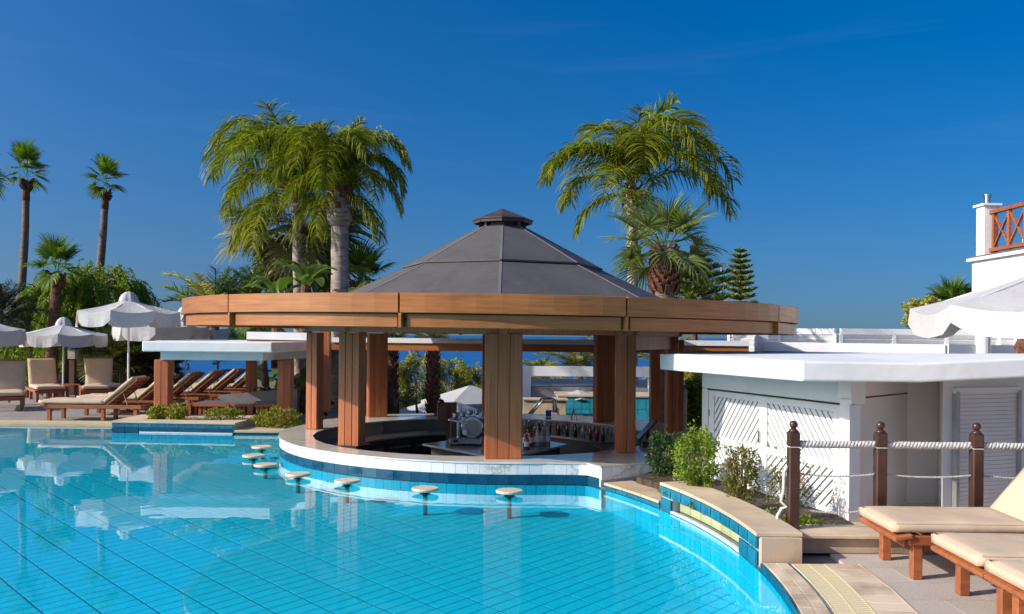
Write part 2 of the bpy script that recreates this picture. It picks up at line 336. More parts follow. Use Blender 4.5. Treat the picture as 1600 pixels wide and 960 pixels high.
def water_mat():
    m, t, p, o = nodes('pool_water_surface'); t.nodes.remove(p)
    tr = t.nodes.new('ShaderNodeBsdfTransparent'); tr.inputs['Color'].default_value = (0.60, 0.94, 0.975, 1)
    gl = t.nodes.new('ShaderNodeBsdfGlossy'); gl.inputs['Roughness'].default_value = 0.006; gl.inputs['Color'].default_value = (1, 1, 1, 1)
    ge = t.nodes.new('ShaderNodeNewGeometry'); dt = t.nodes.new('ShaderNodeVectorMath'); dt.operation = 'DOT_PRODUCT'; t.links.new(ge.outputs['Incoming'], dt.inputs[1])
    def mth(op, a, b):
        q = t.nodes.new('ShaderNodeMath'); q.operation = op
        for k_, v_ in enumerate((a, b)):
            if v_ is None: continue
            if isinstance(v_, (int, float)): q.inputs[k_].default_value = v_
            else: t.links.new(v_, q.inputs[k_])
        return q.outputs[0]
    # Schlick reflectance of a thin water sheet, the same from both sides
    schlick = mth('ADD', 0.02, mth('MULTIPLY', 0.98, mth('POWER', mth('SUBTRACT', 1.0, mth('ABSOLUTE', dt.outputs['Value'], None)), 5.0)))
    v = mapping(t, (1, 1, 1)); n1 = noi(t, v, 2.2, 2); n2 = noi(t, v, 26, 2)
    n3 = noi(t, v, 0.55, 2); msk = ramp(t, n3, [(0.57, (0, 0, 0)), (0.72, (1, 1, 1))])
    m2 = t.nodes.new('ShaderNodeMath'); m2.operation = 'MULTIPLY'; t.links.new(n2, m2.inputs[0]); t.links.new(msk, m2.inputs[1])
    m3 = t.nodes.new('ShaderNodeMath'); m3.operation = 'MULTIPLY_ADD'; m3.inputs[1].default_value = 0.30; t.links.new(m2.outputs[0], m3.inputs[0]); t.links.new(n1, m3.inputs[2])
    b = t.nodes.new('ShaderNodeBump'); b.inputs['Strength'].default_value = 0.065; b.inputs['Distance'].default_value = 0.02; t.links.new(m3.outputs[0], b.inputs['Height'])
    t.links.new(b.outputs[0], gl.inputs['Normal']); t.links.new(b.outputs[0], dt.inputs[0])
    mx = t.nodes.new('ShaderNodeMixShader'); t.links.new(schlick, mx.inputs[0]); t.links.new(tr.outputs[0], mx.inputs[1]); t.links.new(gl.outputs[0], mx.inputs[2])
    t.links.new(mx.outputs[0], o.inputs['Surface']); return m
def sea_mat():
    m, t, p, o = nodes('sea_surface'); v = mapping(t, (1, 0.25, 1)); f = noi(t, v, 0.02, 6); c = ramp(t, f, [(0.3, (0.010, 0.10, 0.28)), (0.7, (0.014, 0.13, 0.34))])
    t.links.new(c, p.inputs['Base Color']); p.inputs['Roughness'].default_value = 0.5; p.inputs['Specular IOR Level'].default_value = 0.3; return m
mb = MB(); mb.lathe([(0.0, 0), (3000, 0), (40000, -0.5)], 64, (0, 2000, -25)); mb.f = [f for f in mb.f if len(f) == 4]
tag(mb.build('sea', sea_mat()), kind='structure')
# upper plateau with the pool cut out, retaining edge, lower terrace and slope to the shore
up_poly = [(-60, -30), (60, -30), (60, 18.2), (-3.6, 18.2), (-3.6, 27), (-60, 27)]
bar_hole = [(IC[0]+IR*math.cos(a), IC[1]+IR*math.sin(a)) for a in np.linspace(0, 2*PI, 32, endpoint=False)]
mb = MB(); mb.prism(up_poly, -3.0, 0.02, holes=[pool_poly, bar_hole])
tag(mb.build('ground', DECKM), kind='structure')
SLOPE = surf('dry_hillside', (0.10, 0.10, 0.04), (0.22, 0.18, 0.09), 0.3, 0.95, 0.5, 3, 0.3)
mb = MB(); mb.add([(-70, 17, -2.4), (70, 17, -2.4), (70, 60, -2.4), (-70, 60, -2.4), (-900, -60, -26), (900, -60, -26), (700, 560, -27), (-700, 560, -27), (-80, -40, -3), (80, -40, -3)],
                [(0, 1, 2, 3), (3, 2, 6, 7), (0, 3, 7, 4), (1, 5, 6, 2), (8, 0, 4), (9, 5, 1)])
tag(mb.build('lower_hillside', SLOPE), kind='structure')
# ------------------------------------------------------------------ pool
basin = empty('pool_basin', (0, 0, 0), kind='structure')
mb = MB()
n = 0
for gx in np.arange(-20, 3, 0.25):                    # grout bed under the floor tiles
    for gy in np.arange(-0.5, 16.5, 0.25):
        if math.dist((gx+.125, gy+.125), IC) < 2.85: continue
        P = [(gx, gy), (gx+.25, gy), (gx+.25, gy+.25), (gx, gy+.25)]
        mb.add([(x, y, floor_z(x, y)-0.005) for x, y in P], [(0, 1, 2, 3)])
mb.build('floor_bed', GROUT, basin)
def inside(poly, x, y):
    c = False; j = len(poly)-1
    for i in range(len(poly)):
        xi, yi = poly[i]; xj, yj = poly[j]
        if (yi > y) != (yj > y) and x < (xj-xi)*(y-yi)/(yj-yi)+xi: c = not c
        j = i
    return c
ta = R(45); ux, uy = math.cos(ta), math.sin(ta); TL, TW = 0.323, 0.130
tiles = []
for i in range(-70, 90):
    for j in range(-200, 160):
        cx = (i+0.5)*TL*ux - (j+0.5)*TW*uy; cy = (i+0.5)*TL*uy + (j+0.5)*TW*ux
        if not (0 < cy < 16.6 and -16 < cx < 3): continue
        if abs(cx) > 0.66*cy+0.6: continue
        if inside(pool_poly, cx, cy) or any(inside(pool_poly, cx+a, cy+b) for a, b in ((.17, 0), (-.17, 0), (0, .17), (0, -.17))):
            tiles.append((cy, cx))
tiles.sort()
vis = [t for t in tiles if t[0] > 5.0]; near = set(vis[:300])
tm = MB(); g = 0.0050; gu = 0.0105
def tile_pts(cx, cy):
    P = [(-TL/2+gu, -TW/2+g), (TL/2-gu, -TW/2+g), (TL/2-gu, TW/2-g), (-TL/2+gu, TW/2-g)]
    return [(cx+a*ux-b*uy, cy+a*uy+b*ux) for a, b in P]
big = MB(); shared = {}
for cy, cx in tiles:
    if (cy, cx) in near:
        key = 'a'
        if key not in shared:
            q = MB(); P = tile_pts(0, 0)
            # sloping floor: tile tilts along y by the floor's fall
            q.add([(x, y, 0.066*y*(1 if True else 0)) for x, y in P]+[(x, y, 0.066*y-0.006) for x, y in P], [(0, 1, 2, 3), (1, 0, 4, 5), (2, 1, 5, 6), (3, 2, 6, 7), (0, 3, 7, 4)])
            me = q.mesh('floor_tile'); me.materials.append(TPOOL); shared[key] = me
            q = MB(); q.add([(x, y, 0) for x, y in P]+[(x, y, -0.006) for x, y in P], [(0, 1, 2, 3), (1, 0, 4, 5), (2, 1, 5, 6), (3, 2, 6, 7), (0, 3, 7, 4)])
            me = q.mesh('floor_tile_flat'); me.materials.append(TPOOL); shared['f'] = me
        put('floor_tile', shared['f'] if cy < 5.4 else shared['a'], basin, (cx, cy, floor_z(cx, cy)))
    else:
        P = tile_pts(cx, cy)
        big.add([(x, y, floor_z(x, y)) for x, y in P]+[(x, y, floor_z(x, y)-0.006) for x, y in P], [(0, 1, 2, 3), (1, 0, 4, 5), (2, 1, 5, 6), (3, 2, 6, 7), (0, 3, 7, 4)])
tag(big.build('floor_tiles', TPOOL, basin), kind='stuff')
mb = MB()
inner = [(x, y) for x, y in pool_poly]
for i in range(len(inner)):
    a = inner[i]; b = inner[(i+1) % len(inner)]
    mb.add([(a[0], a[1], -0.6), (b[0], b[1], -0.6), (b[0], b[1], 0.019), (a[0], a[1], 0.019)], [(0, 1, 2, 3)])
mb.build('wall_bed', GROUT, basin)
def path_tiles(pts, w, z0, z1, mat, parent, name, th=0.010, gap=0.005, side=1, mx=10**6):
    """row of tiles along a polyline; each its own object, sharing one mesh"""
    q = MB(); q.box((0, 0, (z0+z1)/2), (w-gap, th, z1-z0-gap)); me = q.mesh(name); me.materials.append(mat)
    L = [0.0]
    for i in range(1, len(pts)): L.append(L[-1]+math.dist(pts[i-1], pts[i]))
    s = w/2; out = []
    while s < L[-1] and len(out) < mx:
        def at(q_):
            for i in range(1, len(pts)):
                if L[i] >= q_: 
                    f = (q_-L[i-1])/(L[i]-L[i-1]+1e-9); return (pts[i-1][0]+(pts[i][0]-pts[i-1][0])*f, pts[i-1][1]+(pts[i][1]-pts[i-1][1])*f)
            return pts[-1]
        a = at(max(s-w/2, 0)); b = at(min(s+w/2, L[-1])); ang = math.atan2(b[1]-a[1], b[0]-a[0])
        c = ((a[0]+b[0])/2, (a[1]+b[1])/2); nx, ny = math.sin(ang)*side, -math.cos(ang)*side
        out.append(put(name, me, parent, (c[0]+nx*th/2, c[1]+ny*th/2, 0), (0, 0, ang))); s += w
    return out
# underwater wall tiles round the bar, along the curved edge and under the far kerb
path_tiles(bar_front, 0.117, -0.42, -0.002, TWALL, basin, 'wall_tile')
path_tiles(e_edge[0:40], 0.12, -0.55, -0.002, TWALL, basin, 'wall_tile')
path_tiles([(-6.95, 15.35), (-4.78, 15.2), (-3.42, 15.2)], 0.12, -0.3, -0.002, TWALL, basin, 'wall_tile')
for k, (z, y) in enumerate(((-0.03, 16.15), (-0.07, 15.85), (-0.11, 15.55))):     # submerged entry steps with pale nosings
    s_ = MB().box((-12.0, (y+16.5)/2, z-0.15), (10.0, 16.5-y, 0.3)).build('step', TWALL, basin)
    MB().box((-12.0, y+0.03, z+0.004), (10.0, 0.06, 0.012)).build('step_nosing', SAND, s_)
wp = MB(); wp.prism(pool_poly, -0.0005, 0.0); wp.f = [f for f in wp.f if len(f) == 3 and all(abs(wp.v[i][2]) < 1e-6 for i in f)]
tag(wp.build('pool_water', water_mat()), kind='structure')
# ------------------------------------------------------------------ bar pavilion
bar = empty('pool_bar', (-0.4, 13.4, 0), label='round swim-up bar with wooden columns, curved timber fascia and grey pyramid roof', cat='bar')
RC = (-0.30, 13.50); RF = 4.46
tilt = lambda x: -(x-RC[0])*0.0063
# counter
outer = bar_front+[(1.62, 10.42), (2.6, 11.3), (3.05, 12.6), (3.0, 14.2), (2.4, 15.6), (1.2, 16.5), (-0.4, 16.85), (-2.2, 16.4), (-3.2, 15.3)]
def off_poly(poly, d):
    n = len(poly); out = []
    area = sum(poly[i][0]*poly[(i+1) % n][1]-poly[(i+1) % n][0]*poly[i][1] for i in range(n)); s = 1 if area > 0 else -1
    for i in range(n):
        a = Vector(poly[i-1]); b = Vector(poly[i]); c = Vector(poly[(i+1) % n])
        d1 = (b-a).normalized(); d2 = (c-b).normalized(); nn = Vector((d1.y+d2.y, -(d1.x+d2.x))).normalized()*s
        k = max(nn.dot(Vector((d1.y, -d1.x))*s), 0.4); out.append(tuple(b+nn*d/k))
    return out
MB().prism(outer, 0.02, 0.243, holes=[off_poly(bar_hole, 0.03)]).build('counter_wall', GROUTW, bar)
MB().prism(outer, -0.7, 0.018, holes=[off_poly(bar_hole, 0.03)]).build('counter_base', GROUT, bar)
ct = MB().prism(off_poly(outer, 0.022), 0.244, 0.2645, holes=[off_poly(bar_hole, -0.02)]).build('countertop', MARB, bar, bevel=0.006, seg=2)
path_tiles(bar_front, 0.145, 0.12, 0.243, WTILE, bar, 'marble_tile', th=0.012, gap=0.003)
path_tiles([(1.03, 10.06), (1.62, 10.42), (2.6, 11.3)], 0.145, 0.10, 0.243, WTILE, bar, 'marble_tile', th=0.012, gap=0.003)
path_tiles(bar_front, 0.235, 0.004, 0.118, TDARK, bar, 'waterline_tile', th=0.008, gap=0.006)
# interior: sunk floor, inner wall, lower worktop, fridges, island
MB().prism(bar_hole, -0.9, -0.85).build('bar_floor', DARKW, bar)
iw = MB()
for i in range(32):
    a = bar_hole[i]; b = bar_hole[(i+1) % 32]; iw.add([(a[0], a[1], -0.85), (b[0], b[1], -0.85), (b[0], b[1], 0.243), (a[0], a[1], 0.243)], [(3, 2, 1, 0)])
iw.build('inner_wall', BARGREY, bar)
MB().arcbox(IC, 1.92, 2.54, R(20), R(235), 0.03, 0.06, 40).build('worktop', STEEL, bar)
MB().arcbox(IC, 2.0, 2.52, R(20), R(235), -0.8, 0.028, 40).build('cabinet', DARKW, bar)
MB().arcbox(IC, 1.75, 2.3, R(-25), R(15), 0.03, 0.065, 10).build('worktop', BARGREY, bar)
fr = MB().box((0, 0, 0), (0.55, 0.03, 0.5)).mesh('fridge_door'); fr.materials.append(BLACKM)
hd = MB().box((0, 0, 0), (0.45, 0.02, 0.03)).mesh('fridge_handle'); hd.materials.append(STEEL)
for k in range(9):
    a = R(70+k*17); p = (IC[0]+1.98*math.cos(a), IC[1]+1.98*math.sin(a), -0.28)
    d = put('fridge_door', fr, bar, p, (0, 0, a+PI/2)); h = bpy.data.objects.new('fridge_handle', hd); COL.objects.link(h); h.parent = d; h.location = (0, 0.03, 0.16)
island = [(-1.30, 12.9), (-0.1, 11.40), (0.84, 13.0), (-0.1, 14.3)]
MB().prism(island, 0.12, 0.15).build('island_top', MTOP, bar, bevel=0.004)
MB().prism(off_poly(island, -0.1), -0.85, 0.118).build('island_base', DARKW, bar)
# columns  (x, y, width, depth, rot, boards)
cols = [(-0.10, 10.66, 0.43, 0.24, R(4)), (-2.12, 11.72, 0.30, 0.20, R(-16)), (-3.07, 13.75, 0.20, 0.18, R(-20)), (-2.42, 15.85, 0.33, 0.22, R(20)),
        (-0.36, 16.1, 0.34, 0.2, R(0)), (1.62, 15.45, 0.33, 0.22, R(12)), (1.46, 11.30, 0.22, 0.2, R(6)), (2.42, 13.35, 0.15, 0.30, R(0))]
CT = 1.765
for (x, y, w, d, rz) in cols:
    c = MB().box((x, y, (0.2645+CT)/2), (w-0.03, d-0.03, CT-0.2655), rz).build('column', WV, bar, bevel=0.006)
    m = Matrix.Rotation(rz, 3, 'Z'); nb = 3 if w > 0.25 else 2
    for k in range(nb):                                # vertical cladding boards on each wide face
        bw = w/nb; lx = -w/2+bw*(k+0.5)
        for s in (-1, 1):
            p = m @ Vector((lx, s*(d/2-0.004), 0)); MB().box((x+p.x, y+p.y, (0.267+CT)/2), (bw-0.008, 0.022, CT-0.272), rz).build('board', WV, c, bevel=0.003)
    for s in (-1, 1):
        for q in (-1, 1):
            p = m @ Vector((s*(w/2-0.004), q*d*0.22, 0)); MB().box((x+p.x, y+p.y, (0.267+CT)/2), (0.022, d*0.40, CT-0.274), rz).build('board', WV, c, bevel=0.003)
# header beams joining the columns, soffit, right side panel
hd_pts = [(c[0], c[1]) for c in (cols[2], cols[1], cols[0], cols[6], cols[7], cols[5], cols[4], cols[3])]
for i in range(8):
    a = hd_pts[i]; b = hd_pts[(i+1) % 8]
    av = Vector((a[0], a[1], 1.83+tilt(a[0]))); bv = Vector((b[0], b[1], 1.83+tilt(b[0]))); dd = (bv-av).normalized()*0.11
    MB().bar(av-dd, bv+dd, 0.24+0.004*(i % 2), 0.128+0.004*(i % 2)).build('header_beam', WV, bar, bevel=0.004)
MB().bar((1.54, 11.42, 1.665), (2.36, 13.2, 1.665), 0.05, 0.20).build('header_panel', WV, bar)
MB().bar((2.62, 13.95, 0.9), (2.62, 13.80, 0.9), 0.16, 1.6).build('side_post', WV, bar, bevel=0.004)
for (x, y) in ((2.55, 15.6),):
    MB().box((x, y, 0.92), (0.2, 0.2, 1.66)).build('side_post', WV, bar, bevel=0.004)
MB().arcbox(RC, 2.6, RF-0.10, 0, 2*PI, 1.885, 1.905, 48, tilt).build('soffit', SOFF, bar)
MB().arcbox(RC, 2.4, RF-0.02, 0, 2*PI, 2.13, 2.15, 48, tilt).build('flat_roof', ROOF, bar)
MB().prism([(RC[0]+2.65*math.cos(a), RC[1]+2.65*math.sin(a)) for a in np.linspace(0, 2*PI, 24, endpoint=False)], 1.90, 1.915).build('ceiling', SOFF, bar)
joints = [-42, -11.3, 19.8, 53.5]+[53.5+33.06*k for k in range(1, 8)]+[318]
for i in range(len(joints)-1):
    a0 = R(joints[i]-90); a1 = R(joints[i+1]-90); e = R(0.12)
    n_ = 9
    MB().arcbox(RC, RF-0.16, RF-0.12, a0, a1, 1.815, 2.15, n_, tilt).build('fascia_backing', WH, bar)
    MB().arcbox(RC, RF-0.118, RF, a0+e, a1-e, 1.965, 2.172, n_, tilt).build('fascia_board', WH, bar, bevel=0.004)
    MB().arcbox(RC, RF-0.118, RF-0.055, a0+R(0.9), a1-R(0.45), 1.815, 1.955, n_, tilt).build('fascia_board', WH, bar, bevel=0.004)
    MB().arcbox(RC, RF-0.12, RF-0.005, a0-R(0.10), a0+R(0.28), 1.812, 1.964, 1, tilt).build('fascia_fin', WH, bar)
# pyramid roof: eight faces, two tiers
RIDGE = surf('ridge_strip', (0.15, 0.145, 0.145), (0.19, 0.18, 0.18), 5, 0.6)
def octv(r, z, k, c=RC):
    a = -PI/2+k*PI/4; return Vector((c[0]+0.14+r*math.cos(a), c[1]+r*math.sin(a), z))
for k in range(8):
    tiers = [(3.05, 2.06, 1.50, 2.765), (1.525, 2.782, 0.38, 3.385)]
    for ti, (r0, z0, r1, z1) in enumerate(tiers):
        a, b, c, d = octv(r0, z0, k), octv(r0, z0, k+1), octv(r1, z1, k+1), octv(r1, z1, k)
        cn = (a+b+c+d)/4; nrm = (b-a).cross(d-a).normalized()
        if nrm.z < 0: nrm = -nrm
        for (P, Q, S, T) in ([(a, (a+b)/2, (c+d)/2, d), ((a+b)/2, b, c, (c+d)/2)] if ti == 0 else [(a, b, c, d)]):
            m_ = MB(); ins = 0.0015; cc = (P+Q+S+T)/4
            pts = [p+(cc-p).normalized()*ins for p in (P, Q, S, T)]
            m_.add([p for p in pts]+[p-nrm*0.03 for p in pts], [(0, 1, 2, 3), (7, 6, 5, 4), (1, 0, 4, 5), (2, 1, 5, 6), (3, 2, 6, 7), (0, 3, 7, 4)])
            m_.build('roof_panel', ROOF, bar)
        m_ = MB(); m_.bar(a-nrm*0.006, d-nrm*0.006, 0.035, 0.016); m_.build('ridge_cap', RIDGE, bar)
        m_ = MB(); m_.add([a-nrm*0.04, b-nrm*0.04, c-nrm*0.04, d-nrm*0.04], [(0, 1, 2, 3)]); m_.build('roof_underlay', ROOF, bar)
    a, b = octv(1.535, 2.772, k), octv(1.535, 2.772, k+1)
    MB().bar(a, b, 0.02, 0.022).build('roof_lip', ROOF, bar)
cup = MB(); cup.lathe([(0.36, 3.35), (0.36, 3.39)], 8, (RC[0]+0.14, RC[1], 0), -PI/2)
cupo = cup.build('cupola', BROWNP if False else WD, bar)
ROOFD = surf('cupola_dark_wood', (0.05, 0.036, 0.03), (0.08, 0.06, 0.05), 5, 0.6)
for k in range(8):
    p = octv(0.335, 3.41, k); MB().box((p.x, p.y, 3.42), (0.05, 0.05, 0.13), k*PI/4).build('cupola_post', ROOFD, cupo)
    q = (octv(0.36, 0, k)+octv(0.36, 0, k+1))/2
for k in range(8):
    a, b = octv(0.44, 3.475, k), octv(0.44, 3.475, k+1); MB().bar(a, b, 0.03, 0.055).build('cupola_fascia', ROOFD, cupo)
    a, b, c = octv(0.475, 3.507, k), octv(0.475, 3.507, k+1), Vector((RC[0]+0.14, RC[1], 3.69))
    MB().add([a, b, c, a-Vector((0, 0, .015)), b-Vector((0, 0, .015)), c-Vector((0, 0, .02))], [(0, 1, 2), (1, 0, 3, 4), (2, 1, 4, 5), (0, 2, 5, 3), (5, 4, 3)]).build('cupola_roof', ROOFD, cupo)
MB().lathe([(0.30, 3.36), (0.30, 3.47)], 8, (RC[0]+0.14, RC[1], 0), -PI/2).build('cupola_core', BLACKM, cupo)
# ------------------------------------------------------------------ swim-up stools
SEAT = surf('stool_terrazzo', (0.60, 0.47, 0.34), (0.78, 0.66, 0.52), 60, 0.5)
STEM = surf('green_stem', (0.01, 0.10, 0.13), (0.02, 0.15, 0.17), 6, 0.4)
st = empty('swim_up_stool')
MB().lathe([(0.125, 0.028), (0.148, 0.036), (0.15, 0.052), (0.142, 0.062)], 28).build('seat', SEAT, st, local=True)
MB().lathe([(0.026, -0.5), (0.026, 0.028)], 12).build('stem', STEM, st, local=True)
MB().lathe([(0.07, -0.012), (0.06, 0.0)], 12, (0, 0, 0)).build('stem_collar', STEM, st, local=True)
spx = [(409, 697.4, 'farthest left round cream stool in the water nearest the low planted kerb'), (396, 711, 'leftmost round cream stool standing in the pool beside the bar'),
       (415, 725.4, 'nearest of the three clustered cream stools left of the bar'), (466, 739.7, 'round cream stool tucked under the left curve of the bar counter'),
       (542.5, 750, 'round cream stool in front of the left front wooden column'), (664.5, 762.5, 'round cream stool midway along the front of the bar'),
       (796, 766, 'rightmost round cream stool in front of the broad front column')]
for i, (px, py, lab) in enumerate(spx):
    o = st if i == 0 else copy_tree(st); p = G(px, py, 0.06); o.location = (p.x, p.y, 0); o.rotation_euler = (0, 0, i*0.7)
    tag(o, lab, 'stool', 'swim-up stools round the bar')
# ------------------------------------------------------------------ right pool edge: low coping, raised planter wall, deck strips
kerb = empty('low_pool_kerb', (1.4, 9.5, 0), label='low curved sandstone kerb over blue tiles beside the right end of the bar', cat='kerb')
def earc(Y0, Y1, r0, r1, z0, z1, n=8): return MB().arcbox(EC, ER+r0, ER+r1, eang(Y1), eang(Y0), z0, z1, n)
ys = np.linspace(10.02, 8.93, 4)
for i in range(3): earc(ys[i]-0.003, ys[i+1]+0.003, -0.02, 0.36, 0.052, 0.082).build('coping_stone', SAND, kerb, bevel=0.005)
path_tiles([epos(y) for y in np.linspace(10.02, 8.93, 20)], 0.24, 0.001, 0.05, TBLUE, kerb, 'blue_tile', th=0.012, gap=0.012)
pl = empty('raised_planter_wall', (1.9, 7.7, 0), label='raised curved planter wall with sandstone top, blue tiles and overflow slot', cat='planter wall')
earc(8.90, 6.62, 0.20, 0.30, 0.02, 0.244, 12).build('wall_core', SANDW, pl)
earc(8.90, 6.62, 0.012, 0.20, 0.142, 0.244, 12).build('lintel', GROUTW, pl)
ys = np.linspace(8.90, 6.62, 4)
for i in range(3): earc(ys[i]-0.002, ys[i+1]+0.002, -0.025, 0.33, 0.246, 0.278, 5).build('coping_stone', SAND, pl, bevel=0.005)
pe = [epos(y) for y in np.linspace(8.90, 6.62, 40)]
path_tiles(pe, 0.228, 0.140, 0.244, TBLUE, pl, 'blue_tile', th=0.014, gap=0.014)
lowr = path_tiles(pe, 0.228, 0.003, 0.136, TBLUE, pl, 'blue_tile', th=0.014, gap=0.014)
for k, o in enumerate(lowr):
    if 1 <= k <= 7: bpy.data.objects.remove(o)
earc(8.90, 8.69, 0.012, 0.20, 0.02, 0.14).build('pier', GROUTW, pl); earc(7.08, 6.62, 0.012, 0.20, 0.02, 0.14).build('pier', GROUTW, pl)
earc(8.69, 7.08, -0.012, 0.022, 0.006, 0.026, 10).build('slot_ledge', POLE, pl)
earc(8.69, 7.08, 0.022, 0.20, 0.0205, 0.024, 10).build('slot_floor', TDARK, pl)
path_tiles([epos(y, 0.085) for y in np.linspace(8.68, 7.09, 30)], 0.23, 0.025, 0.14, TCREAM, pl, 'cream_tile', th=0.01)
ex = epos(6.62)[0]
MB().box((ex+0.165, 6.625, 0.13), (0.31, 0.05, 0.225)).build('end_block', SANDW, pl, bevel=0.004)
strips = [('waterline_strip', 0.0, 0.018, TDARK, 0.155, 0.060), ('stone_tile', 0.022, 0.108, PAV, 0.155, 0.062), ('stone_tile', 0.112, 0.198, PAV, 0.155, 0.062), ('blue_strip_tile', 0.202, 0.216, TDARK, 0.155, 0.061),
          ('edge_paver', 0.475, 0.72, PAV, 0.15, 0.062), ('cream_joint', 0.724, 0.734, SAND, 1.2, 0.0635)]
edge = empty('pool_edge_paving', (2.1, 5.8, 0), kind='structure')
MB().arcbox(EC, ER+0.012, ER+0.74, R(-38), eang(6.58), 0.022, 0.050, 30).build('edge_bed', GROUTW, edge)
for (nm, r0, r1, m_, seg, zt) in strips:
    a = eang(6.58); k = 0
    while a > R(-22):
        da = seg/ER; MB().arcbox(EC, ER+r0-(0.002 if r0 == 0 else 0), ER+(r1 if r0 else 0.0115), a-da+0.0004, a-0.0004, 0.0505 if r0 else -0.08, zt, 2).build(nm, m_, edge, bevel=0.002); a -= da; k += 1
gr = empty('drain_grate', (2.25, 5.9, 0), label='cream slatted plastic drain grate curving along the pool edge', cat='drain grate')
MB().arcbox(EC, ER+0.225, ER+0.465, R(-30), eang(6.55), 0.0505, 0.053, 24).build('drain_channel', DARKGAP, gr)
for rr in (0.222, 0.343, 0.462):
    MB().arcbox(EC, ER+rr, ER+rr+0.006, R(-22), eang(6.55), 0.0532, 0.0655, 24).build('rib', GRATE, gr)
sm = MB().box((0, 0, 0), (0.236, 0.030, 0.010)).mesh('grate_slat'); sm.materials.append(GRATE)
a = eang(6.54); cnt = 0
while a > R(-22) and cnt < 300:
    rr = ER+0.345; o = put('grate_slat', sm, gr, (EC[0]+rr*math.cos(a), EC[1]+rr*math.sin(a), 0.059), (0, 0, a)); a -= 0.042/rr; cnt += 1
# grey granite pavers of the right deck, and coarse pavers on the left deck
dk = empty('granite_deck', (3.5, 5.5, 0), kind='structure')
pm = MB().box((0, 0, 0), (0.594, 0.394, 0.034)).mesh('paver'); pm.materials.append(GRAN)
for j in range(8):
    for i in range(12):
        x = 1.6+i*0.6+(0.3 if j % 2 else 0); y = 6.70-j*0.4
        cs = [math.dist((x+sx*0.3, y+sy*0.2), EC) for sx in (-1, 1) for sy in (-1, 1)]
        if min(cs) > ER+0.30 and y > 3.6: put('paver', pm, dk, (x, y, 0.039))
ldk = empty('left_terrace', (-10, 19, 0), kind='structure')
pm2 = MB().box((0, 0, 0), (0.594, 0.594, 0.03)).mesh('paver'); pm2.materials.append(DECKM); k = 0
for j in range(13):
    for i in range(22):
        x = -16.5+i*0.6; y = 17.05+j*0.6
        if x > -3.9 or k >= 290: continue
        put('paver', pm2, ldk, (x, y, 0.037)); k += 1
lg = empty('left_overflow_grate', (-11, 16.5, 0), label='cream ribbed overflow grate along the far left pool edge', cat='drain grate')
MB().box((-12, 16.55, 0.035), (10.1, 0.28, 0.02)).build('grate_bed', GRATE, lg)
sm2 = MB().box((0, 0, 0), (0.03, 0.29, 0.02)).mesh('grate_rib'); sm2.materials.append(GRATE)
for k in range(140): put('grate_rib', sm2, lg, (-13.0+k*0.0435, 16.55, 0.05))
MB().box((-12, 16.4, 0.005), (10.1, 0.05, 0.05)).build('edge_lip', SAND, lg)
MB().box((-11.4, 16.72, 0.046), (9.0, 0.06, 0.02)).build('edge_strip', SAND, lg)
# left kerb block planter
lp = empty('far_planter_block', (-5.8, 15.9, 0), label='low planter block with sandstone top and blue tiled overflow slot at the far pool edge', cat='planter')
blk = [(-6.95, 15.35), (-4.78, 15.2), (-4.70, 16.6), (-6.95, 16.6)]
ins_ = off_poly(blk, -0.45)
MB().prism(blk, 0.02, 0.165, holes=[ins_]).build('block_core', GROUTW, lp)
MB().prism(off_poly(blk, 0.03), 0.166, 0.196, holes=[off_poly(blk, -0.4)]).build('coping', SAND, lp, bevel=0.005)
MB().prism(ins_, 0.0, 0.14).build('soil', SOIL, lp)
ft = [(-6.95, 15.35), (-4.78, 15.2)]
path_tiles(ft, 0.24, 0.095, 0.164, TBLUE, lp, 'blue_tile', th=0.02, gap=0.008)
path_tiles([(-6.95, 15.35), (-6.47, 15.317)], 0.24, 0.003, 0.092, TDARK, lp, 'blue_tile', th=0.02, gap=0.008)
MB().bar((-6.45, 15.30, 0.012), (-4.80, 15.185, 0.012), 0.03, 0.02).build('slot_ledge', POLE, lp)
MB().bar((-6.45, 15.305, 0.055), (-4.80, 15.19, 0.055), 0.004, 0.07).build('slot_shade_strip', TDARK, lp)  # flat dark strip standing in for the shade inside the overflow slot
MB().prism([(-4.77, 15.19), (-3.35, 15.19), (-3.35, 15.65), (-4.77, 15.65)], 0.03, 0.075).build('low_coping', SAND, lp, bevel=0.005)
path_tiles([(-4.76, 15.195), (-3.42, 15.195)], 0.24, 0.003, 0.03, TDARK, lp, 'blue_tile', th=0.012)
bed = empty('planting_bed', (2.2, 8.5, 0), kind='structure')
MB().prism([epos(y, 0.31) for y in np.linspace(7.02, 10.0, 12)]+[(1.7, 10.5), (2.6, 11.2), (2.5, 10.2), (2.95, 8.0), (2.95, 7.02)], 0.0, 0.15).build('soil', SOIL, bed)
hp = empty('hut_pavement', (4.5, 7.6, 0), kind='structure')
for i in range(6):
    for j in range(4): MB().box((3.26+0.6*i, 7.58+0.6*j, 0.07), (0.594, 0.594, 0.10)).build('paver', PAV, hp)
cb = empty('deck_kerb', (3.5, 7.1, 0), label='sandstone kerb wall carrying the rope fence posts', cat='kerb')
for k in range(5):
    x0 = 2.10+k*0.9; MB().box((x0+0.4475, 7.12, 0.11), (0.895, 0.36, 0.125)).build('kerb_block', SANDW, cb, bevel=0.003)
    MB().box((x0+0.4475, 7.10, 0.187), (0.897, 0.42, 0.028)).build('coping_stone', SAND, cb, bevel=0.005)
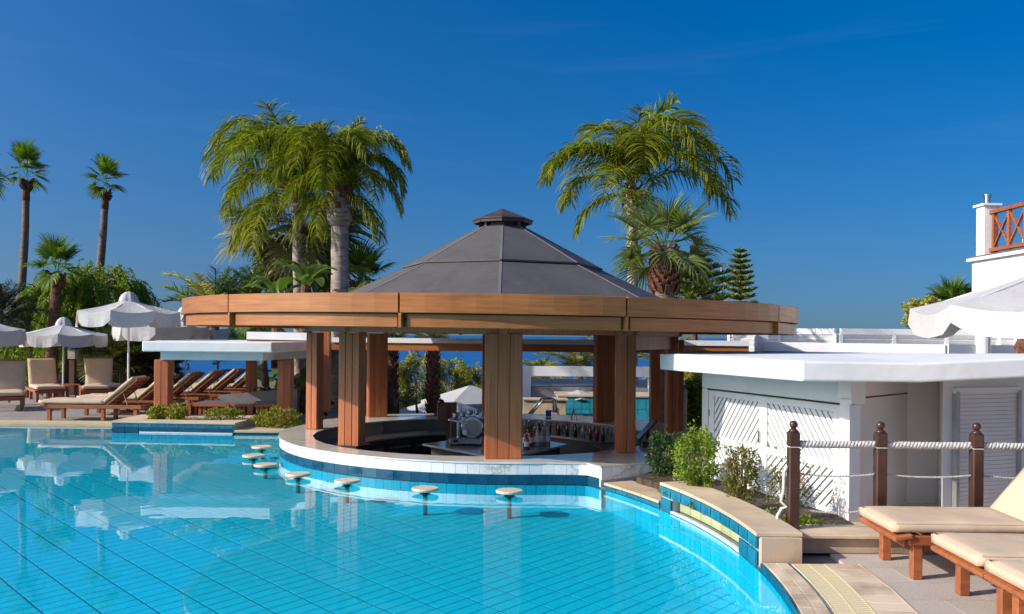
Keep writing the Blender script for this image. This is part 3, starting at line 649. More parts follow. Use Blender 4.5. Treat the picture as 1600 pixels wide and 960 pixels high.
# ------------------------------------------------------------------ rope fence
posts = [(G(1233, 822, 0.2), 'first brown ball-topped rope post at the left end beside the planter'), (Vector((2.99, 7.14, .2)), 'second brown ball-topped rope post in front of the beige hut wall'),
         (Vector((3.78, 7.12, .2)), 'third brown ball-topped rope post in front of the grey roller shutter')]
posts[1][0].x = (1377-800)/F*7.14; posts[2][0].x = (1527-800)/F*7.12
posts.append((Vector((4.58, 7.1, .2)), None))
P0 = posts[0][0]; pf = empty('rope_post')
MB().box((0, 0, 0.33), (0.086, 0.086, 0.66)).build('shaft', BROWNP, pf, bevel=0.008, local=True)
MB().box((0, 0, 0.725), (0.088, 0.088, 0.12)).build('head', BROWNP, pf, bevel=0.012, seg=2, local=True)
MB().box((0, 0, 0.662), (0.080, 0.080, 0.006)).build('joint_line', POLE, pf, local=True)
MB().lathe([(0.045, 0.785), (0.030, 0.80), (0.020, 0.812)], 16).build('neck', BROWNP, pf, smooth=True, local=True)
MB().lathe([(0.004, 0.810), (0.020, 0.813), (0.031, 0.825), (0.034, 0.84), (0.031, 0.855), (0.020, 0.868), (0.003, 0.874)], 18).build('ball', BROWNP, pf, smooth=True, local=True)
MB().box((0, 0, 0.012), (0.10, 0.10, 0.024)).build('foot', BROWNP, pf, bevel=0.006, local=True)
for i, (p, lab) in enumerate(posts):
    if lab is None: continue
    o = pf if i == 0 else copy_tree(pf); o.location = (p.x, 7.14 if i == 0 else p.y, 0.2); tag(o, lab, 'fence post', 'rope fence posts on the kerb')
posts[0][0].y = 7.14
def twist(a, b, r, sag, strands, pitch, n=60, name='rope', label=None, mb=None):
    a = Vector(a); b = Vector(b); mb = MB(); L = (b-a).length; d = (b-a).normalized(); s = d.cross(Vector((0, 0, 1))).normalized()
    n = int(L/pitch*8)
    for k in range(strands):
        pts = []
        for i in range(n+1):
            t = i/n; c = a.lerp(b, t)+Vector((0, 0, -sag*4*t*(1-t))); ph = 2*PI*(t*L/pitch+k/strands)
            pts.append(c+(s*math.cos(ph)+Vector((0, 0, 1))*math.sin(ph))*r*0.5)
        mb.tube(pts, r*0.56, 6)
    return mb
RP = surf('rope_fibre', (0.50, 0.47, 0.44), (0.68, 0.65, 0.61), 30, 0.95)
names = ['between the first and second posts', 'between the second and third posts', 'running off to the right of the third post']
for i in range(3):
    a = posts[i][0]; b = posts[i+1][0]
    for (z, r, sg, pt, kd) in ((0.885, 0.031, 0.004, 0.085, 'thick upper white rope'), (0.645, 0.0085, 0.02, 0.05, 'thin middle white rope'), (0.365, 0.0085, 0.035, 0.05, 'thin lower white rope')):
        o = twist((a.x+0.044, a.y, z), (b.x-0.044, b.y, z), r, sg, 3 if r > 0.02 else 2, pt).build('rope', RP, smooth=True)
        tag(o, kd+' '+names[i], 'rope', 'ropes of the fence')
p = posts[0][0]
pts = [(p.x-0.045, p.y, 0.70), (p.x-0.075, p.y-0.01, 0.66), (p.x-0.08, p.y-.01, 0.5), (p.x-0.10, p.y-.01, 0.42), (p.x-0.05, p.y-.02, 0.38), (p.x-0.09, p.y, 0.36), (p.x-0.125, p.y, 0.30), (p.x-0.12, p.y, 0.24), (p.x-0.06, p.y-.02, 0.215), (p.x-0.04, p.y-.05, 0.215)]
tag(MB().tube(pts, 0.014, 8).build('rope_tail', RP, smooth=True), 'knotted loose rope end hanging down beside the first fence post', 'rope')
# ------------------------------------------------------------------ white hut
hut = empty('white_hut', (3.2, 8.6, 0.1), label='white stucco hut with thick flat roof slab, diagonal board doors and roller shutter', cat='hut')
def corner(px, pyt, pyb, Y): return A(px, pyt, Y), A(px, pyb, Y)
sl_pts = [corner(1031.5, 553, 577.5, 10.0), corner(1058, 553.5, 580, 9.4), corner(1253, 564.5, 596.5, 7.3), corner(1438, 567.5, 598, 7.3), corner(1600, 560, 590.5, 7.32), corner(1760, 553, 583, 7.4)]
back = [(6.2, 12.2), (2.6, 12.4)]
mbs = MB(); k = len(sl_pts); V = [t for t, b in sl_pts]+[Vector((x, y, 1.55)) for x, y in back]+[b for t, b in sl_pts]+[Vector((x, y, 1.38)) for x, y in back]
n_ = k+2
fan = [(0, i, i+1) for i in range(1, n_-1)]
cen_t = sum((V[i] for i in range(n_)), Vector())/n_; cen_b = sum((V[n_+i] for i in range(n_)), Vector())/n_
V = V+[cen_t, cen_b]
fs = [(i, (i+1) % n_, 2*n_) for i in range(n_)]+[((i+1) % n_+n_, i+n_, 2*n_+1) for i in range(n_)]+[(i+n_, (i+1) % n_+n_, (i+1) % n_, i) for i in range(n_)]
mbs.add(V, fs); slab = mbs.build('roof_slab', STUC, hut, bevel=0.02, seg=3)
W0 = A(1096, 700, 10.2); W1 = A(1330, 700, 7.78); W0.z = W1.z = 0; wd = (W1-W0); WLn = wd.length; wd.normalize(); wnm = Vector((-wd.y, wd.x, 0));
if wnm.dot(Vector((-1, -0.3, 0))) < 0: wnm = -wnm
def u_px(px):
    X, _ = ray(px, 600); return ((X*W0.y-W0.x)/(wd.x-X*wd.y))
def wp_(u, z, o=0.0): return W0+wd*u+wnm*o+Vector((0, 0, z))
def wbox(u0, u1, z0, z1, o0, o1, name, mat, par=hut, bevel=0.003):
    m_ = Matrix((wd, wnm, Vector((0, 0, 1)))).transposed(); c = wp_((u0+u1)/2, (z0+z1)/2, (o0+o1)/2)
    return MB().box(c, (u1-u0, abs(o1-o0), z1-z0), m=m_).build(name, mat, par, bevel=bevel)
wbox(0, WLn, 1.16, 1.47, -0.15, 0.0, 'lintel_wall', STUC)
wbox(-0.0, u_px(1106), 0.1, 1.155, -0.15, -0.002, 'corner_pillar', STUC)
wbox(u_px(1106), WLn-0.12, 0.12, 1.15, -0.12, -0.05, 'door_backing', DARKGAP)
wbox(u_px(1106), WLn-0.01, 1.145, 1.158, -0.05, 0.012, 'track_gap', BLACKM)
uu = [u_px(x) for x in (1108, 1116, 1187, 1199, 1303, 1317)]
wbox(uu[0], uu[5], 1.075, 1.143, -0.05, 0.0, 'top_rail', WPAINT); 
wbox(uu[0], uu[5], 0.555, 0.625, -0.049, 0.004, 'middle_rail', WPAINT); wbox(uu[0], uu[5], 0.12, 0.19, -0.05, 0.0, 'bottom_rail', WPAINT)
for a, b in ((uu[0], uu[1]), (uu[2], uu[3]), (uu[4], uu[5])): wbox(a+.001, b-.001, 0.125, 1.14, -0.048, 0.006, 'stile', WPAINT)
wbox(uu[5]+0.004, WLn-0.002, 0.12, 1.155, -0.10, 0.02, 'corner_post', WPAINT); wbox(uu[5]+0.05, uu[5]+0.06, 0.12, 1.155, 0.02, 0.03, 'post_bead', WPAINT)
for zz in np.arange(0.22, 1.05, 0.11): wbox(uu[4]+0.02, uu[4]+0.028, zz, zz+0.008, 0.006, 0.010, 'screw', GREYM, bevel=0)
for zz in (0.25, 0.85):
    wbox(uu[0]+0.003, uu[0]+0.03, zz, zz+0.07, 0.006, 0.012, 'hinge', GREYM, bevel=0)
wbox(uu[2]+0.01, uu[2]+0.035, 0.66, 0.78, 0.006, 0.025, 'handle', STEEL, bevel=0.003)
def clip(poly, x0, x1, y0, y1):
    def cut(P, f, inter):
        out = []
        for i in range(len(P)):
            a, b = P[i-1], P[i]; fa, fb = f(a), f(b)
            if (fa >= 0) != (fb >= 0):
                t = fa/(fa-fb); out.append((a[0]+(b[0]-a[0])*t, a[1]+(b[1]-a[1])*t))
            if fb >= 0: out.append(b)
        return out
    for f in (lambda p: p[0]-x0, lambda p: x1-p[0], lambda p: p[1]-y0, lambda p: y1-p[1]):
        poly = cut(poly, f, None)
        if len(poly) < 3: return []
    return poly
def diag(u0, u1, z0, z1, ang):
    dx, dz = math.cos(ang), math.sin(ang); nx, nz = -dz, dx; w = 0.064
    for k in range(-60, 60):
        c = (u0+nx*k*w, z0+nz*k*w); hw = w/2-0.009
        P = [(c[0]-dx*5-nx*hw, c[1]-dz*5-nz*hw), (c[0]+dx*5-nx*hw, c[1]+dz*5-nz*hw), (c[0]+dx*5+nx*hw, c[1]+dz*5+nz*hw), (c[0]-dx*5+nx*hw, c[1]-dz*5+nz*hw)]
        Q = clip(P, u0, u1, z0, z1)
        if len(Q) < 3: continue
        ar = abs(sum(Q[i-1][0]*Q[i][1]-Q[i][0]*Q[i-1][1] for i in range(len(Q))))/2
        if ar < 0.0008: continue
        n2 = len(Q); V = [wp_(q[0], q[1], -0.012) for q in Q]+[wp_(q[0], q[1], -0.03) for q in Q]
        MB().add(V, [tuple(range(n2)), tuple(range(2*n2-1, n2-1, -1))]+[(i, (i+1) % n2, (i+1) % n2+n2, i+n2) for i in range(n2)]).build('diagonal_board', WPAINT, hut)
diag(uu[1], uu[2], 0.627, 1.073, R(50)); diag(uu[3], uu[4], 0.627, 1.073, R(-50))
diag(uu[1], uu[2], 0.192, 0.553, R(-50)); diag(uu[3], uu[4], 0.192, 0.553, R(42))
# front recess wall, pillar and roller shutter
def wallseg(a, b, z0, z1, th, name, mat, bev=0.0, par=hut):
    a = Vector((a[0], a[1], 0)); b = Vector((b[0], b[1], 0)); d = (b-a).normalized(); nn = Vector((d.y, -d.x, 0))
    return MB().bar(a-nn*th/2+Vector((0, 0, (z0+z1)/2)), b-nn*th/2+Vector((0, 0, (z0+z1)/2)), th, z1-z0).build(name, mat, par, bevel=bev)
X1 = (W1.x, W1.y); X2 = (A(1418, 600, 8.7).x, 8.7); X3 = (A(1466, 600, 8.75).x, 8.75); X4 = (A(1474, 600, 8.0).x, 8.0); X5 = (A(1640, 600, 8.5).x, 8.5)
X1b = (X1[0]-0.005, X1[1]+0.004)
wallseg(X1b, X2, 1.215, 1.47, 0.12, 'wall', WPAL); wallseg(X1b, X2, 0.1, 1.20, 0.10, 'folding_door', WPAL); wallseg(X2, X3, 0.1, 1.47, 0.12, 'wall', WPAL)
MB().prism([X4, X5, (X5[0], X5[1]+1.2), (X3[0]+0.02, X3[1]+0.6), (X3[0]+0.005, X3[1])], 0.1, 1.46).build('pillar_block', STUC, hut)
S1 = Vector((A(1491, 600, 8.04).x, 8.045, 0)); S2 = Vector((A(1588, 600, 8.32).x, 8.33, 0)); sd = (S2-S1).normalized(); sn = Vector((sd.y, -sd.x, 0))
m_ = Matrix((sd, sn*-1, Vector((0, 0, 1)))).transposed(); sh = (S1+S2)/2
GSH = surf('grey_shutter', (0.68, 0.65, 0.62), (0.74, 0.71, 0.68), 3, 0.45)
k = 0; z = 0.12
while z < 1.24:
    q = MB(); q.box(sh+sn*0.022+Vector((0, 0, z+0.019)), ((S2-S1).length, 0.008, 0.0375), m=m_ @ Matrix.Rotation(R(7), 3, 'X')); q.build('shutter_slat', GSH, hut); z += 0.0385
for P in (S1, S2): MB().box(P+sn*0.028+Vector((0, 0, 0.69)), (0.035, 0.05, 1.16), m=m_).build('shutter_guide', GREYM, hut)
MB().box(sh+sn*0.02+Vector((0, 0, 1.275)), ((S2-S1).length+0.04, 0.05, 0.05), m=m_).build('shutter_box', WPAINT, hut)
# ------------------------------------------------------------------ left canopy over the service counter
lc = empty('left_canopy', (-5.4, 17.5, 0.06), label='flat white slab canopy on square wooden posts beside the loungers', cat='canopy')
fp = [A(222, 533, 15.9), A(425, 537, 15.9), A(500, 536.5, 18.2)]; bp = [(-3.9, 20.6), (-7.6, 20.6)]
def slabpoly(pts, th): return pts
poly = [(p.x, p.y) for p in fp]+bp
MB().prism(poly, 1.40, lambda x, y: 1.585).build('canopy_slab', STUC, lc, bevel=0.02, seg=2)
ip = off_poly(poly, -0.28)
MB().prism(ip, 1.245, 1.398, holes=[off_poly(ip, -0.18)]).build('canopy_beam', WPAINT, lc)
for (px, Y, w) in ((256, 16.35, 0.27), (446.5, 16.7, 0.26), (393, 20.2, 0.22), (262, 20.2, 0.22)):
    p = A(px, 600, Y); c = MB().box((p.x, Y, 0.65), (w, w*0.9, 1.19)).build('post', WV, lc, bevel=0.006)
    for s in (-1, 1): MB().box((p.x+s*w*0.24, Y-w*0.45-0.004, 0.65), (w*0.44, 0.016, 1.17)).build('board', WV, c, bevel=0.003)
scn_ = empty('slatted_counter', (-5.3, 17.2, 0.06), label='low slatted wooden counter with grey top under the left canopy', cat='counter')
cx0, cx1 = A(296, 640, 16.95).x, A(432, 640, 16.95).x
MB().box(((cx0+cx1)/2, 17.35, 0.20), (cx1-cx0-0.06, 0.74, 0.28)).build('box', WD, scn_)
sm3 = MB().box((0, 0, 0), (0.055, 0.02, 0.27)).mesh('slat'); sm3.materials.append(WL)
x = cx0+0.03
while x < cx1: put('slat', sm3, scn_, (x, 16.955, 0.20)); x += 0.085
MB().box(((cx0+cx1)/2, 16.94, 0.355), (cx1-cx0+0.05, 0.05, 0.05)).build('top_rail', WL, scn_, bevel=0.004)
for X in (cx0, (cx0+cx1)/2-0.1, (cx0+cx1)/2+0.35, cx1): MB().box((X, 16.935, 0.22), (0.09, 0.07, 0.32)).build('corner_stile', WL, scn_, bevel=0.004)
MB().box(((cx0+cx1)/2, 17.36, 0.375), (cx1-cx0-0.1, 0.7, 0.03)).build('top', BARGREY, scn_)
gw = empty('grey_service_wall', (-5.3, 18.6, 0.06), label='low grey sloping wall behind the slatted counter', cat='wall')
MB().add([(-6.1, 18.3, 0.06), (-4.4, 18.1, 0.06), (-4.4, 18.1, 0.62), (-6.1, 18.3, 0.45), (-6.1, 18.5, 0.06), (-4.4, 18.3, 0.06), (-4.4, 18.3, 0.62), (-6.1, 18.5, 0.45)], [(0, 1, 2, 3), (7, 6, 5, 4), (3, 2, 6, 7), (1, 5, 6, 2), (0, 3, 7, 4)]).build('panel', BARGREY, gw)
# ------------------------------------------------------------------ pergola behind the bar
pg = empty('rear_pergola', (1.5, 18.0, 0), label='long low pergola beam, white capped timber, running behind the bar', cat='pergola')
def beam(pxa, pyta, Ya, pxb, pytb, Yb, th1, th2, m1=WPAINT, m2=WH, nm='beam'):
    a = A(pxa, pyta, Ya); b = A(pxb, pytb, Yb)
    MB().bar(a-Vector((0, 0, th1/2)), b-Vector((0, 0, th1/2)), 0.14, th1).build('white_capping', m1, pg)
    MB().bar(a+Vector((0, .03, -th1-th2/2-0.002)), b+Vector((0, .03, -th1-th2/2-0.002)), 0.12, th2).build(nm, m2, pg)
beam(387, 518.5, 17.6, 490, 520.5, 17.6, 0.15, 0.10)
beam(520, 527.5, 18.0, 1170, 533.0, 17.2, 0.10, 0.15)
beam(1195, 534.5, 15.6, 1477, 538.5, 14.4, 0.16, 0.02)
MB().bar(A(1477, 546, 14.4), A(1640, 548, 15.0), 0.15, 0.16).build('white_capping', WPAINT, pg)
for (px, Y, z0, z1) in ((507, 15.9+1.6, 0.2, 1.9), (1189, 15.7, 0.3, 1.84)):
    p = A(px, 600, Y); MB().box((p.x, Y, (z0+z1)/2), (0.22 if px < 800 else 0.20, 0.18, z1-z0)).build('post', WV if px < 800 else POLE, pg, bevel=0.005)
# ------------------------------------------------------------------ louvred screens, upper building
ls = empty('louvred_screen', (6.5, 15.5, 0), label='white louvred screen wall behind the hut', cat='screen')
def louvre(pa, pb, mat, nb, Ya, Yb, ztop_px):
    a = A(pa, ztop_px, Ya); b = A(pb, ztop_px+1, Yb); z = a.z
    d = (Vector((b.x, b.y, 0))-Vector((a.x, a.y, 0))); L = d.length; d.normalize(); o = Vector((a.x, a.y, 0))
    MB().bar(o+Vector((0, 0, z-0.06)), o+d*L+Vector((0, 0, z-0.06)), 0.10, 0.12).build('top_rail', mat, ls)
    for k in range(nb+1):
        q = o+d*(L*k/nb); MB().box((q.x, q.y, z-0.7), (0.07, 0.09, 1.2), math.atan2(d.y, d.x)).build('mullion', mat, ls)
    for j in range(9):
        m_ = Matrix((d, Vector((-d.y, d.x, 0)), Vector((0, 0, 1)))).transposed() @ Matrix.Rotation(R(-62), 3, 'X')
        MB().box(o+d*L/2+Vector((0, 0, z-0.17-0.10*j)), (L-0.02, 0.115, 0.016), m=m_).build('louvre_blade', mat, ls)
louvre(1140, 1305, WPAINT, 2, 19.6, 18.0, 513.5)
louvre(1313, 1640, WPAINT, 4, 18.0, 18.4, 513.5)
ub = empty('upper_building', (12.5, 20, 0), label='white upper terrace building with X-braced wooden balustrade at the right edge', cat='building')
YB = 20.0
c0 = A(1519, 409, YB); BX = c0.x
MB().box((BX+3, 17.0, c0.z/2), (6.0, 6.0, c0.z)).build('wall', STUC, ub)
MB().box((BX+2.97, 17.02, c0.z+0.03), (6.12, 6.14, 0.07)).build('cornice', WPAINT, ub)
TILEB = surf('terracotta_edge', (0.14, 0.06, 0.035), (0.22, 0.10, 0.06), 8, 0.8)
MB().box((BX+3.0, 17.0, c0.z+0.085), (6.04, 6.06, 0.045)).build('roof_edge', TILEB, ub)
ch = empty('terrace_chimney', (BX+0.20, 19.75, c0.z+0.1), label='square white chimney pillar with metal cap beside the wooden balustrade', cat='chimney')
px_, py_, pz_ = BX+0.20, 19.75, c0.z+0.11
MB().box((px_, py_, pz_+0.55), (0.32, 0.34, 1.10)).build('shaft', STUC, ch, bevel=0.01); MB().box((px_, py_, pz_+1.125), (0.42, 0.44, 0.05)).build('cap', WPAINT, ch)
MB().lathe([(0.07, 1.15), (0.07, 1.34), (0.09, 1.35), (0.09, 1.37)], 14, (px_, py_, pz_)).build('flue', STEEL, ch)
bal = empty('balustrade', (BX+0.25, 19.0, c0.z+0.1), label='brown wooden balustrade with X-braced panels on the upper terrace', cat='balustrade')
ysb = [19.5, 18.9, 18.3, 17.7, 17.1, 16.5]; xb = BX+0.22; zt = c0.z+0.22
for i, y in enumerate(ysb):
    MB().box((xb, y, zt+0.38), (0.07, 0.08, 0.86)).build('baluster_post', WL, bal)
    if i:
        for (z0, z1) in ((0.04, 0.78), (0.78, 0.04)): MB().bar((xb+0.012*(z0 > z1), ysb[i-1], zt+z0), (xb+0.012*(z0 > z1), y, zt+z1), 0.05, 0.035).build('brace', WL, bal)
for z in (0.0, 0.84): MB().bar((xb-0.01, 19.58, zt+z), (xb-0.01, 16.4, zt+z), 0.12, 0.08).build('handrail', WL, bal)
cpc = surf('folded_canvas', (0.55, 0.50, 0.46), (0.7, 0.66, 0.62), 4, 0.9, 0.6, 6, 0.05)
fd = MB(); q = Vector((BX+0.75, 18.6, c0.z+0.25)); fd.lathe([(0.40, -0.1), (0.34, 0.4), (0.36, 0.7), (0.2, 1.1), (0.1, 1.2)], 9, (q.x, q.y, q.z))
tag(fd.build('folded_parasol', cpc), 'cream canvas parasol folded behind the X-braced balustrade', 'parasol')
cpo = A(1536, 530, 15.5-1.0); tag(MB().lathe([(0.12, -1.6), (0.12, 0.14), (0.14, 0.16)], 18, (cpo.x, cpo.y, cpo.z)).build('white_post', POLE), 'round white post rising behind the pergola beam under the big parasol', 'post')
# ------------------------------------------------------------------ sun loungers
def cushion(mb, x0, x1, w, z0, z1, bow=0.0):
    nx, ny = 14, 8; r = 0.028
    V = []; 
    for side in (1, 0):
        for i in range(nx+1):
            for j in range(ny+1):
                u = i/nx; v = j/ny; x = x0+(x1-x0)*u; y = -w/2+w*v
                ex = min(u, 1-u)*(x1-x0); ey = min(v, 1-v)*w; e = min(ex, ey)
                k = 1 if e > 0.05 else (e/0.05)
                ins = 0.018*(1-k)
                x += ins*(1 if u < .5 else -1)*(1 if ex < 0.05 else 0); y += ins*(1 if v < .5 else -1)*(1 if ey < 0.05 else 0)
                h = (z1-z0)/2; zc = (z0+z1)/2; zz = h*(0.62+0.38*math.sqrt(max(0, 1-(1-k)**2)))+(0.006*math.sin(x*9)*math.sin(y*7) if k == 1 else 0)
                V.append((x, y, zc+(zz if side else -zz*0.95)))
    n = (nx+1)*(ny+1); f = []
    for i in range(nx):
        for j in range(ny):
            a = i*(ny+1)+j; f.append((a, a+ny+1, a+ny+2, a+1)); f.append((n+a, n+a+1, n+a+ny+2, n+a+ny+1))
    edge = [i*(ny+1) for i in range(nx+1)]+[nx*(ny+1)+j for j in range(1, ny+1)]+[i*(ny+1)+ny for i in range(nx-1, -1, -1)]+[j for j in range(ny-1, 0, -1)]
    for q in range(len(edge)):
        a = edge[q]; b = edge[(q+1) % len(edge)]; f.append((b, a, a+n, b+n))
    mb.add(V, f); return mb
def make_lounger(ang=42, HX=1.22):
    r = empty('sun_lounger'); L = 1.95; W = 0.66; zt = 0.31
    for s in (-1, 1): MB().box((L/2+0.03, s*(W/2-0.03), zt-0.035), (L-0.12, 0.042, 0.07)).build('side_rail', WL, r, bevel=0.006, local=True)
    e = MB(); e.box((0.045, 0, zt-0.012), (0.13, W+0.03, 0.032), m=Matrix.Rotation(R(-12), 3, 'Y')); e.build('end_rail', WL, r, bevel=0.010, seg=2, local=True)
    MB().box((0.09, 0, zt-0.06), (0.035, W-0.12, 0.06)).build('cross_rail', WL, r, bevel=0.004, local=True)
    MB().box((L-0.02, 0, zt-0.04), (0.05, W-0.09, 0.06)).build('cross_rail', WL, r, bevel=0.004, local=True)
    for x in (0.16, 1.18, 1.80):
        for s in (-1, 1): MB().box((x, s*(W/2-0.065), (zt-0.07)/2+0.02), (0.068, 0.068, zt-0.03-0.0)).build('leg', WL, r, bevel=0.005, local=True)
    for s in (-1, 1):
        MB().prism([(0.0, 0.0), (0.10, 0.0), (0.03, 0.03), (0.0, 0.10)], -0.011, 0.011)
        q = MB(); P = [(0.195, zt-0.07), (0.30, zt-0.07), (0.225, zt-0.10), (0.195, zt-0.175)]; y = s*(W/2-0.065)
        q.add([(a, y-0.014, b) for a, b in P]+[(a, y+0.014, b) for a, b in P], [(0, 1, 2, 3), (7, 6, 5, 4), (0, 4, 5, 1), (1, 5, 6, 2), (2, 6, 7, 3), (3, 7, 4, 0)]); q.build('bracket', WL, r, local=True)
    MB().box((1.49, 0, 0.12), (0.56, 0.03, 0.04)).build('stretcher', WL, r, local=True)
    for k in range(10): MB().box((0.15+k*0.115, 0, zt-0.008), (0.075, W-0.11, 0.016)).build('seat_slat', WL, r, local=True)
    c = cushion(MB(), -0.045, HX+0.01, W+0.0, zt+0.005, zt+0.095).build('seat_cushion', CUSH, r, smooth=True, local=True)
    x0p, x1p, yp, zp = -0.022, HX-0.012, W/2-0.022, zt+0.082
    MB().tube([(x0p+0.03, -yp, zp), (x1p, -yp, zp), (x1p, yp, zp), (x0p+0.03, yp, zp), (x0p, yp-0.03, zp), (x0p, -yp+0.03, zp), (x0p+0.03, -yp, zp)], 0.0055, 5, cap=False).build('piping', CUSH, c, local=True)
    A_ = R(ang); m_ = Matrix.Rotation(-A_, 4, 'Y'); T = Matrix.Translation((HX, 0, zt+0.0)) @ m_
    def tr(mb_): mb_.v = [tuple(T @ Vector(p)) for p in mb_.v]; return mb_
    tr(cushion(MB(), 0.0, 0.76, W+0.0, 0.012, 0.095)).build('back_cushion', CUSH, r, smooth=True, local=True)
    for s in (-1, 1): tr(MB().box((0.37, s*(W/2-0.05), -0.015), (0.76, 0.035, 0.045))).build('back_rail', WL, r, bevel=0.004, local=True)
    for k in range(8): tr(MB().box((0.04+k*0.098, 0, -0.012), (0.062, W-0.13, 0.018))).build('back_slat', WL, r, local=True)
    tr(MB().box((0.77, 0, -0.010), (0.05, W-0.05, 0.04))).build('back_top_rail', WL, r, bevel=0.006, local=True)
    for s in (-1, 1):
        a = T @ Vector((0.40, s*(W/2-0.085), -0.03)); MB().tube([tuple(a), (HX+0.42, s*(W/2-0.085), zt-0.03)], 0.008, 6).build('strut', GREYM, r, local=True)
    return r
L42 = make_lounger(40); L60 = make_lounger(68); LFL = make_lounger(50, 1.0)
used = {}
def lounger(src, x, y, z, az, lab, group='sun loungers'):
    o = src if src.name not in used else copy_tree(src); used[src.name] = 1
    o.location = (x, y, z); o.rotation_euler = (0, 0, az); tag(o, lab, 'sun lounger', group); return o
rowY = [16.98, 18.15, 19.25, 20.3, 21.35, 22.4]
labs = ['nearest lounger of the left row, closest to the canopy post and pool edge', 'second wooden lounger of the row, half hidden behind the nearest one',
        'third wooden lounger seen behind the front left canopy post', 'fourth slat-backed lounger just right of the canopy post under the slab', 'fifth slat-backed lounger of the row near the black railing', 'farthest slat-backed lounger of the row beside the black railing']
for i, Y in enumerate(rowY): lounger(L42, -8.92+0.14*i, Y, 0.054, 0.0, labs[i])
p = A(35, 640, 18.5); lounger(L60, p.x-0.35, 18.55, 0.054, R(118), 'cushioned lounger at the left edge facing the pool, nearest of the three upright ones')
p = A(92, 628, 21.2); lounger(L60, p.x-0.20, 21.2, 0.03, R(126), 'upright cushioned lounger under the middle small parasol beside the palm trunk')
p = A(178, 628, 21.9); lounger(L60, p.x-0.02, 22.0, 0.03, R(132), 'upright cushioned lounger beside the lantern post')
p = A(-30, 640, 20.5); lounger(L60, p.x+2.2, 21.5, 0.03, R(112), 'lounger mostly hidden behind the two at the left edge')
lounger(LFL, 2.70, 6.47, 0.058, R(-1), 'big cushioned lounger nearest the rope fence on the granite deck', 'loungers on the granite deck')
lounger(LFL, 2.82, 5.56, 0.058, R(-2), 'cushioned lounger in the middle of the granite deck group at the right edge', 'loungers on the granite deck')
lounger(LFL, 2.80, 4.86, 0.058, R(-2), 'nearest lounger in the lower right corner, cut off by the frame', 'loungers on the granite deck')
# side table
stt = empty('side_table', (A(98, 610, 22).x, 22.0, 0.03), label='low square brown wooden side table between the upright loungers', cat='table')
for k in range(6): MB().box((stt.location.x-0.25+k*0.1, 22, 0.42), (0.09, 0.56, 0.025)).build('top_slat', WL, stt)
for sx in (-1, 1):
    for sy in (-1, 1): MB().box((stt.location.x+sx*0.24, 22+sy*0.24, 0.22), (0.06, 0.06, 0.38)).build('leg', WL, stt)
MB().box((stt.location.x, 22-0.25, 0.37), (0.5, 0.025, 0.07)).build('apron', WL, stt)
# ------------------------------------------------------------------ parasols
def parasol(name, x, y, z_base, z_top, z_rim, rad, val, sides, rz, label, cap=True, pole_r=0.02, group='white parasols on the left terrace', square=False):
    r = empty(name, (x, y, z_base), 0, label, 'parasol', group)
    def P(k, rr, z): a = rz+2*PI*k/sides; return Vector((x+rr*math.cos(a), y+rr*math.sin(a), z))
    for k in range(sides):
        nu, nv = 6, 8; V = []; fs = []
        a, b = P(k, rad, z_rim+val), P(k+1, rad, z_rim+val); t0, t1 = P(k, 0.06, z_top), P(k+1, 0.06, z_top)
        for i in range(nv+1):
            for j in range(nu+1):
                u = j/nu; v = i/nv; p = (t0.lerp(t1, u)).lerp(a.lerp(b, u), v); p.z -= 0.05*rad*4*u*(1-u)*v*v+0.03*math.sin(v*PI)*rad; V.append(p)
        nn = ((a+b)/2-Vector((x, y, z_rim+val))).normalized(); n0 = (nv)*(nu+1)
        for i in range(1, 4):
            for j in range(nu+1):
                u = j/nu; p = V[n0+j].copy(); dd = i/3; sc = 4*u*(1-u)
                p.z = V[n0+j].z-val*dd*(0.70+0.30*min(1, sc*(2.2 if sides != 8 or rad < 1.5 else 6))); p += nn*0.02*dd*math.sin(u*11+k)+nn*0.012*dd; V.append(p)
        w_ = nu+1
        for i in range(nv+3):
            for j in range(nu): q = i*w_+j; fs.append((q, q+w_, q+w_+1, q+1))
        MB().add(V, fs).build('canopy_panel', CANV, r, smooth=False)
        MB().tube([P(k, 0.05, z_top-0.03), P(k, rad*0.97, z_rim+val-0.03)], 0.012, 5).build('rib', POLE, r)
    if cap:
        c = MB(); pr = []; n_ = 20
        for (rr, z) in ((0.22*rad*0.82, -0.03), (0.20*rad*0.82, 0.05), (0.15*rad*0.82, 0.12), (0.07*rad, 0.17), (0.01, 0.185)): pr.append((rr, z))
        V = []
        for rr, z in pr:
            for k in range(n_): a = 2*PI*k/n_; q = rr*(1+0.07*math.sin(a*6)); V.append((x+q*math.cos(a), y+q*math.sin(a), z_top+z-0.02))
        c.add(V, [(i*n_+k, i*n_+(k+1) % n_, (i+1)*n_+(k+1) % n_, (i+1)*n_+k) for i in range(4) for k in range(n_)]); c.build('vent_cap', CANV, r)
    MB().tube([(x, y, z_base), (x, y, z_top)], pole_r, 10).build('pole', POLE, r)
    MB().lathe([(0.22, 0.0), (0.20, 0.05), (0.04, 0.06), (0.035, 0.25)], 16, (x, y, z_base)).build('base', BARGREY, r)
    return r
def par_px(name, pc, y_top, y_rimtop, y_rimbot, pl_, Y, lab, zb=0.05, sides=8, rz=R(10), **kw):
    c = A(pc, y_rimbot, Y); rad = abs(pc-pl_)/F*Y; zt = A(pc, y_top, Y).z; zr = A(pc, y_rimbot, Y-rad*0.5).z; zv = A(pc, y_rimtop, Y-rad*0.5).z
    return parasol(name, c.x, Y, zb, zt, zr, rad, zv-zr, sides, rz, lab, **kw)
par_px('parasol', 201, 468, 486, 508, 123, 18.6, 'largest white parasol over the row of slatted loungers, scalloped edge', rz=R(5))
par_px('parasol.001', 99, 506, 522, 540, 36, 22.0, 'smaller white parasol over the upright lounger near the palm trunk', rz=R(20))
